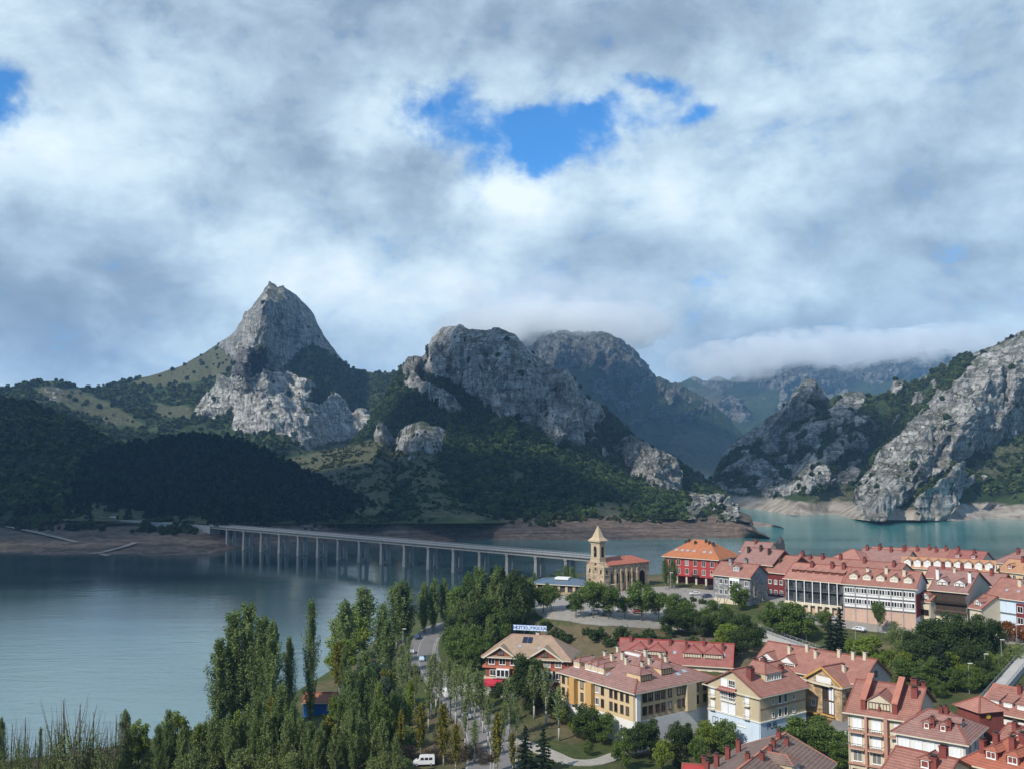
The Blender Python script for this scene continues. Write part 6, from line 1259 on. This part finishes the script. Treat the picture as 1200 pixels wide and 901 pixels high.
bb.chim([(0.6,6),(W-0.6,5.5)], W_WHITE, 3.0, 1.0); bb.chim([(W*0.4,10.5)], W_CREAM, 1.4)
ss_ = House('small_gabled_house', 'small house with white gabled dormer squeezed beside the pale blue house', (1136,711), (1150,713.5), 19, 8.8, 14, W_CREAM, T_RED, 'gable', 0.5, 0.6); ss_.dormers([(ss_.W*0.5,1.0)], W_WHITE, 2.4, 1.5, 'gable', 3.5, wn=1, fr=M_BRFR); ss_.wins('F', [1.2,3.4], [4.6,1.4], 1.2, 1.6)
bl = House('pale_blue_house', 'pale blue panelled house with big plain red roof and dark red bay', (1157,697), (1243,708.5), 19, 12.3, 18, W_SKY, T_RED, 'gable', 0.55, 0.8)
W = bl.W; bl.band(6.9, 7.5, W_GLAZ, 0.03, 'string_course', 'F', 0, 10); bl.band(-3, 3.2, W_CREAM, 0.06, 'rendered_base', 'F'); bl.band(3.2, 3.7, C_REDCH, 0.6, 'porch_roof', 'F'); bl.box('bay', W_DRED, 10.2, 15.5, -0.5, -0.004, 3.72, 11.0); [win(bl.root, u, -0.503, z, 0, 1.7, 1.9, M_WFR) for u in (11.6,14.0) for z in (4.6,8.2)]; bl.wins('F', [3,7,12,18], [0.3], 1.8, 2.2, M_WFR); bl.skylights([(5,3.2),(9,3.2)]); bl.chim([(8,6),(15,6)], W_CREAM, 1.8, 1.2); bl.wins('F', [18,22], [4.6,8.2], 1.6, 1.9)
# --- terrace of white gabled dormers with light orange roof
te = House('dormer_terrace', 'terrace with light orange roof and a line of nine white gabled dormers', (1057,664), (1166,669.5), 20, 12, 13, W_CREAM, T_TERRA, 'gable', 0.5, 0.7, plain('terra_ridge', (0.5,0.27,0.15)), 'building')
W = te.W; te.dormers([(x,0.3) for x in lin(0.2,W-0.2,9)], W_WHITE, 2.7, 2.3, 'gable', 4.5, wn=1); te.wins('F', lin(0.5,W-0.5,9), [6,9], 1.3, 1.5); te.wins('R', [4,9], [7,10], 1.2, 1.4); te.box('party_wall', W_WHITE, W+0.003, W+0.3, -0.6, 2.4, 6, 14)
# --- roofs of the streets behind
def back_house(label, A, B, h, depth, roof, rt='gable', pitch=0.45, wall=None, ch=(), nd=0, z0=20, name='village_house'):
    q = House(name, label, A, B, z0, h, depth, wall or W_CREAM, roof, rt, pitch, 0.7, inset=0.4); q.wins('F', lin(0.6,q.W-0.6,max(2,int(q.W/4))), [h-2.6], 1.2, 1.5); q.wins('R', [depth*0.3,depth*0.7], [h-2.6], 1.2, 1.5)
    if nd: q.dormers([(x,1.6) for x in lin(0.5,q.W-0.5,nd)], C_REDCH, 2.0, 1.3, 'gable', 3.5, wn=1)
    q.chim([(q.W*a, q.D*b) for a, b in ch], C_REDCH, 2.0, 1.1); return q
back_house('brown roofed house behind the balcony row with two dark chimneys', (940,664), (990,669), 11.5, 16, T_RED, ch=((0.3,0.4),(0.7,0.45)))
back_house('faded pink hipped roof house behind the balcony row, under the dark cupola', (912,661), (946,664), 12, 16, T_PINK, 'hip', 0.5, ch=((0.6,0.4),(0.8,0.5)))
back_house('wide faded red roof house behind the glazed row, with one red chimney', (985,670), (1050,676), 11.5, 18, T_RED, ch=((0.85,0.35),(0.3,0.4)))
back_house('pink pyramid roofed house near the lake beyond the balcony row', (972,655), (1010,658), 12, 16, T_PINK, 'hip', 0.5)
back_house('long brown roof house nearest the lake behind the glazed row', (1005,655), (1062,659), 12, 16, T_BROWN, 'gable', 0.5, ch=((0.1,0.4),(0.35,0.45),(0.6,0.4),(0.85,0.45)))
back_house('dark red roof house with red chimney stacks before the lake', (1062,652), (1118,655), 12, 15, T_RED, 'gable', 0.45, ch=((0.2,0.3),(0.45,0.4),(0.6,0.3),(0.8,0.4)))
back_house('house with a pale metal roof patch and red dormers before the lake', (1110,655), (1150,658), 12, 14, T_CRIM, 'gable', 0.5, ch=((0.7,0.3),(0.2,0.4)), nd=2)
back_house('cream walled house with broad brown hipped roof at the right edge', (1165,658), (1240,664), 14, 20, T_BROWN, 'hip', 0.5, ch=((0.3,0.3),))
back_house('ochre gabled house with orange roof right of the dormer terrace', (1170,668), (1232,675), 11.5, 16, T_TERRA, 'gable', 0.5, W_YEL, ch=((0.3,0.4),(0.6,0.4)), nd=3)
back_house('reddish roofed house tucked behind the brown balcony house', (1085,676), (1140,680), 11, 14, T_RED, 'gable', 0.45, ch=((0.3,0.45),(0.7,0.45)))
back_house('house with dark red gable behind the small gabled house', (1140,684), (1172,687), 11.5, 14, T_BROWN, 'gable', 0.5, W_DRED, ch=((0.5,0.4),))
back_house('low pink roofed house at the lake edge left of the dormer terrace', (1020,650), (1070,652.5), 9, 14, T_PINK, 'gable', 0.45, ch=((0.2,0.4),(0.8,0.4)))
back_house('small brown roofed house behind the crimson hotel', (868,645), (900,647), 11, 14, T_BROWN, 'gable', 0.55, ch=((0.4,0.4),))
cu_ = at_y(914.5, 641, 440); ct = empty('cupola', (cu_.x, cu_.y, cu_.z)); tag(ct, 'small dark slate cupola with domed cap standing above the pink roofs', 'cupola')
sl = plain('slate', (0.045,0.05,0.055), 0.6, 0.3, 0.2); m = MB(); m.box(-1.6,1.6,-1.6,1.6,-14,2.0); m.build('base', sl, ct); m = MB(); m.tube((0,0,2.003),(0,0,3.2),1.75,1.5,10); m.tube((0,0,3.203),(0,0,4.2),1.5,0.8,10); m.tube((0,0,4.203),(0,0,5.0),0.8,0.08,10); m.build('dome', sl, ct); m = MB(); m.tube((0,0,5.0),(0,0,6.2),0.06,0.04,6); m.build('finial', W_DARK, ct)
# --- hut by the lake
hu = House('lakeside_hut', 'lakeside hut with brown roof and bright blue wall among the poplars', (355,822.5), (397,822.5), 4.5, 3.0, 5, plain('blue_boards', (0.02,0.11,0.36), 0.7, 0.2, 0.15), plain('rust_roof', (0.32,0.13,0.08), 0.8, 0.2, 0.15), 'gable', 0.75, 0.4, cat='hut')
hu.wins('F', [2.5,7.5], [0.8], 1.0, 1.1)

# --- stepped ramps, vehicles, lamps
def ramp(label, a, b, w, zl):
    a, b = Vector(a), Vector(b); d = (b-a); L = Vector((d.x,d.y,0)).length; root = empty('stepped_ramp', a, math.atan2(d.y, d.x)); tag(root, label, 'ramp'); dz = d.z
    m = MB(); n = int(L/1.2)
    for i in range(n): m.box(L*i/n, L*(i+1)/n-0.002, -w/2, w/2, -6, dz*(i+1)/n)
    m.build('steps', plain('pale_concrete', (0.42,0.41,0.40), 0.9, 0.1, 0.15), root)
    for s in (-1, 1):
        m = MB(); m.beam((0,s*w/2,1.05), (L,s*w/2,dz+1.1), 0.08, 0.08); m.beam((0,s*w/2,0.6), (L,s*w/2,dz+0.65), 0.05, 0.05)
        for i in range(0, n, 2): m.box(L*i/n, L*i/n+0.08, s*w/2-0.04, s*w/2+0.04, dz*i/n, dz*(i+1)/n+1.05)
        m.build('railing', M_STEEL, root)
def gp(px, py, dz=0.5): p = on_ground(px, py, 15); p.z += dz; return p
ramp('wide pale concrete stepped ramp climbing past the thicket at the right edge', at_z(1152,826,14.5), at_z(1212,757,20.2), 3.4, 0)
ramp('pale stepped path with rails descending behind the long red roof', at_z(968,765,16.2), at_z(884,735,20.0), 3.2, 0)
M_TYRE = plain('tyre_rubber', (0.02,0.02,0.02), 0.9, 0.1); M_CARG = plain('car_glass', (0.02,0.025,0.03), 0.08, 0.6)
def vehicle(name, label, loc, rz, paint, L=4.3, W=1.8, Hh=1.5, van=False, cat='car'):
    r = empty(name, loc, rz); tag(r, label, cat); pm = plain('vehicle_paint', paint, 0.3, 0.5, 0.03); m = MB()
    prof = [(0,0.35),(0,0.75),(0.25,0.95),(1.0,1.02),(1.55,Hh-0.03),(2.0,Hh),(L-0.9,Hh),(L-0.15,1.05),(L,0.95),(L,0.35)] if not van else [(0,0.4),(0,0.9),(0.5,1.25),(1.0,1.35),(1.5,Hh-0.25),(1.8,Hh),(L-0.1,Hh),(L,Hh-0.1),(L,0.4)]
    inn = lambda z: 0.0 if z < 1.1 else 0.14*(z-1.1)/(Hh-1.1)
    m.hull([(x,-W/2+inn(z)*1.2,z) for x,z in prof][::-1], [(x,W/2-inn(z)*1.2,z) for x,z in prof][::-1]); bo = m.build('body', pm, r); bv = bo.modifiers.new('rounding', 'BEVEL'); bv.width = 0.16; bv.segments = 3; bv.limit_method = 'ANGLE'
    g = MB(); za, zb = (1.08, Hh-0.12) if not van else (1.4, Hh-0.35); x0, x1 = (1.3, L-0.75) if not van else (1.6, L-1.2 if L > 5 else L-0.5)
    for s in (-1, 1):
        for k in range(2 if not van else 3):
            a, b = x0+(x1-x0)*k/(2 if not van else 3)+0.06, x0+(x1-x0)*(k+1)/(2 if not van else 3)-0.06; yy = s*(W/2-inn((za+zb)/2)*1.1)
            g.hull([(a,yy-0.03,za),(b,yy-0.03,za),(b,yy+0.03,za),(a,yy+0.03,za)], [(a+0.12,yy-0.03-s*0.04,zb),(b-0.06,yy-0.03-s*0.04,zb),(b-0.06,yy+0.03-s*0.04,zb),(a+0.12,yy+0.03-s*0.04,zb)])
    (xa, z1), (xb, z2) = (prof[3], prof[4]); g.beam((xa+0.08,0,z1+0.09), (xb-0.02,0,z2-0.01), W-0.42, 0.05, (0,1,0)) if False else g.hull([(xa+0.05,-W/2+0.2,z1+0.06),(xa+0.05,W/2-0.2,z1+0.06),(xb-0.06,W/2-0.26,z2-0.04),(xb-0.06,-W/2+0.26,z2-0.04)], [(xa+0.02,-W/2+0.2,z1+0.10),(xa+0.02,W/2-0.2,z1+0.10),(xb-0.10,W/2-0.26,z2+0.0),(xb-0.10,-W/2+0.26,z2+0.0)])
    g.build('windows', M_CARG, r).name = 'glazing'
    for x in (0.85, L-0.85):
        for s in (-1, 1): w = MB(); w.tube((x,s*(W/2-0.18),0.33), (x,s*(W/2+0.02),0.33), 0.33, 0.33, 14); wo = w.build('wheel', M_TYRE, r); q = MB(); q.tube((x,s*(W/2+0.022),0.33), (x,s*(W/2+0.04),0.33), 0.19, 0.17, 10); q.build('rim', M_STEEL, wo)
    for s in (-1, 1): l = MB(); l.box(-0.03, 0.05, s*W*0.36-0.18, s*W*0.36+0.18, 0.62, 0.8); l.build('headlight', M_SKYL, r)
    return r
vehicle('parked_car', 'white hatchback parked on the lane beside the ochre stone house', gp(998,865,0.42)-Vector((2,0,0)), 0.15, (0.75,0.76,0.78))
vehicle('camper_van', 'white camper van parked under the poplars at the bottom edge', gp(484,897,0.1), 0.1, (0.66,0.67,0.69), 5.0, 1.9, 2.3, True, 'van')
def on_road(i, off, label, paint, name='car', van=False, flip=False):
    a, b = road[i], road[i+1]; d = (b-a)/np.linalg.norm(b-a); n = np.array([-d[1], d[0]]); p = a+n*off; z = ground(*a)+0.37
    return vehicle(name, label, (p[0], p[1], z), math.atan2(d[1], d[0])+(math.pi if flip else 0), paint, 4.2 if not van else 5.4, 1.8 if not van else 2.0, 1.45 if not van else 2.4, van, 'van' if van else 'car')
def near_idx(px, py):
    p = on_ground(px, py, 9); return int(np.argmin(np.linalg.norm(road-np.array([p.x, p.y]), axis=1)))
on_road(near_idx(500,774), -4.1, 'pale blue car parked at the lake side of the road bend', (0.45,0.55,0.62))
on_road(near_idx(545,812), -3.0, 'white van half hidden by young poplars on the road', (0.72,0.73,0.74), 'van', True)
on_road(near_idx(556,838), -3.2, 'silver car on the road behind the poplar grove', (0.42,0.43,0.45))
v = gp(700,812,0.2); vehicle('parked_car', 'light grey car parked between the brick hotel and the yellow block', v-Vector((0,0,0.0)), 1.0, (0.55,0.57,0.6))
pa = BR_P-BR_D*BR_SP*1.4; vehicle('van', 'white van driving onto the left end of the bridge', (pa.x, pa.y, 17.1), math.atan2(BR_D.y, BR_D.x)+math.pi, (0.8,0.8,0.82), 6.0, 2.2, 2.6, True, 'van')
pf = far_road[np.argmin(np.abs(far_road[:,0]+363))]; vehicle('van', 'white vehicle on the far lakeside road', (pf[0], pf[1]-2, 17.1), 0.1, (0.8,0.8,0.8), 6.0, 2.2, 2.6, True, 'van')
for i, px in enumerate((918,930,941,951,958)):
    vehicle('parked_car', '%s car from the left parked below the balcony arcade' % ORD[i], on_ground(px+6, 725, 20)+Vector((0,-2,0.05)), -0.5+0.1*i, [(0.5,0.51,0.53),(0.7,0.7,0.7),(0.1,0.11,0.13),(0.25,0.03,0.03),(0.4,0.42,0.45)][i])['group'] = 'cars below the arcade'
for i, (px, py, rz, c, lb) in enumerate(((690,719,0.3,(0.7,0.7,0.72),'white car under the plaza trees before the church tower'),(704,720,0.3,(0.12,0.13,0.15),'dark grey car under the plaza trees right of the white one'),(722,716,0.3,(0.45,0.46,0.48),'silver car parked before the nave wall'),(741,718,0.3,(0.3,0.03,0.03),'dark red car parked before the nave wall'),(758,712,0.4,(0.72,0.72,0.7),'white car at the right end of the plaza tree row'),
      (822,700,0.2,(0.05,0.07,0.14),'navy car parked left of the grey stone house'),(808,697,0.1,(0.6,0.6,0.6),'pale grey car parked before the crimson hotel'),(826,690,0.0,(0.04,0.04,0.045),'black car under the pillars of the crimson hotel'),(1000,738,-0.85,(0.65,0.66,0.68),'pale car below the pink shop fronts'),(1040,742,-0.85,(0.08,0.09,0.1),'dark car below the pink shop fronts'),(592,812,0.1,(0.35,0.36,0.38),'grey car on the hotel forecourt beside the awning'))):
    vehicle('parked_car', lb, on_ground(px,py,20)+Vector((0,0,0.05 if px > 600 else 0.45)), rz, c)
on_road(near_idx(496,766), -7.2, 'silver car in the lay-by under the lakeside poplars', (0.5,0.5,0.52)); on_road(near_idx(500,785), -7.2, 'red car in the lay-by under the lakeside poplars', (0.35,0.04,0.04)); on_road(near_idx(512,748), -7.2, 'dark blue car at the far end of the lay-by', (0.04,0.06,0.14))
def lamp(label, px, py, h, group=None):
    p = on_ground(px, py, 12); r = empty('street_lamp', p); tag(r, label, 'street lamp', group); m = MB(); m.tube((0,0,-0.3),(0,0,h),0.11,0.07,8); m.build('pole', M_STEEL, r); m = MB(); m.box(-0.2,1.0,-0.18,0.18,h,h+0.14); m.build('lamp_head', M_WFR, r)
lamp('tall street lamp on the lake side of the road bend', 472, 778, 12); lamp('street lamp by the wood near the top of the road', 536, 745, 11)
lamp('white lamp post on the corner of the hotel forecourt', 632, 812, 9)
for i, (px, py) in enumerate(((1136,812),(1155,800),(1174,782),(1192,763))): lamp('%s lamp post from the bottom along the stepped ramp' % ORD[i], px, py, 8, 'lamp posts along the ramp')
for i, (px, py) in enumerate(((945,752),(1003,764),(904,738))): lamp('slim lamp post %s' % ['before the dark green trees under the arcade','beside the slope path','left of the arcade trees'][i], px, py, 8)
lamp('white lamp post on the church terrace before the nave', 717, 706, 7); lamp('white lamp post in front of the crimson hotel', 786, 697, 9)
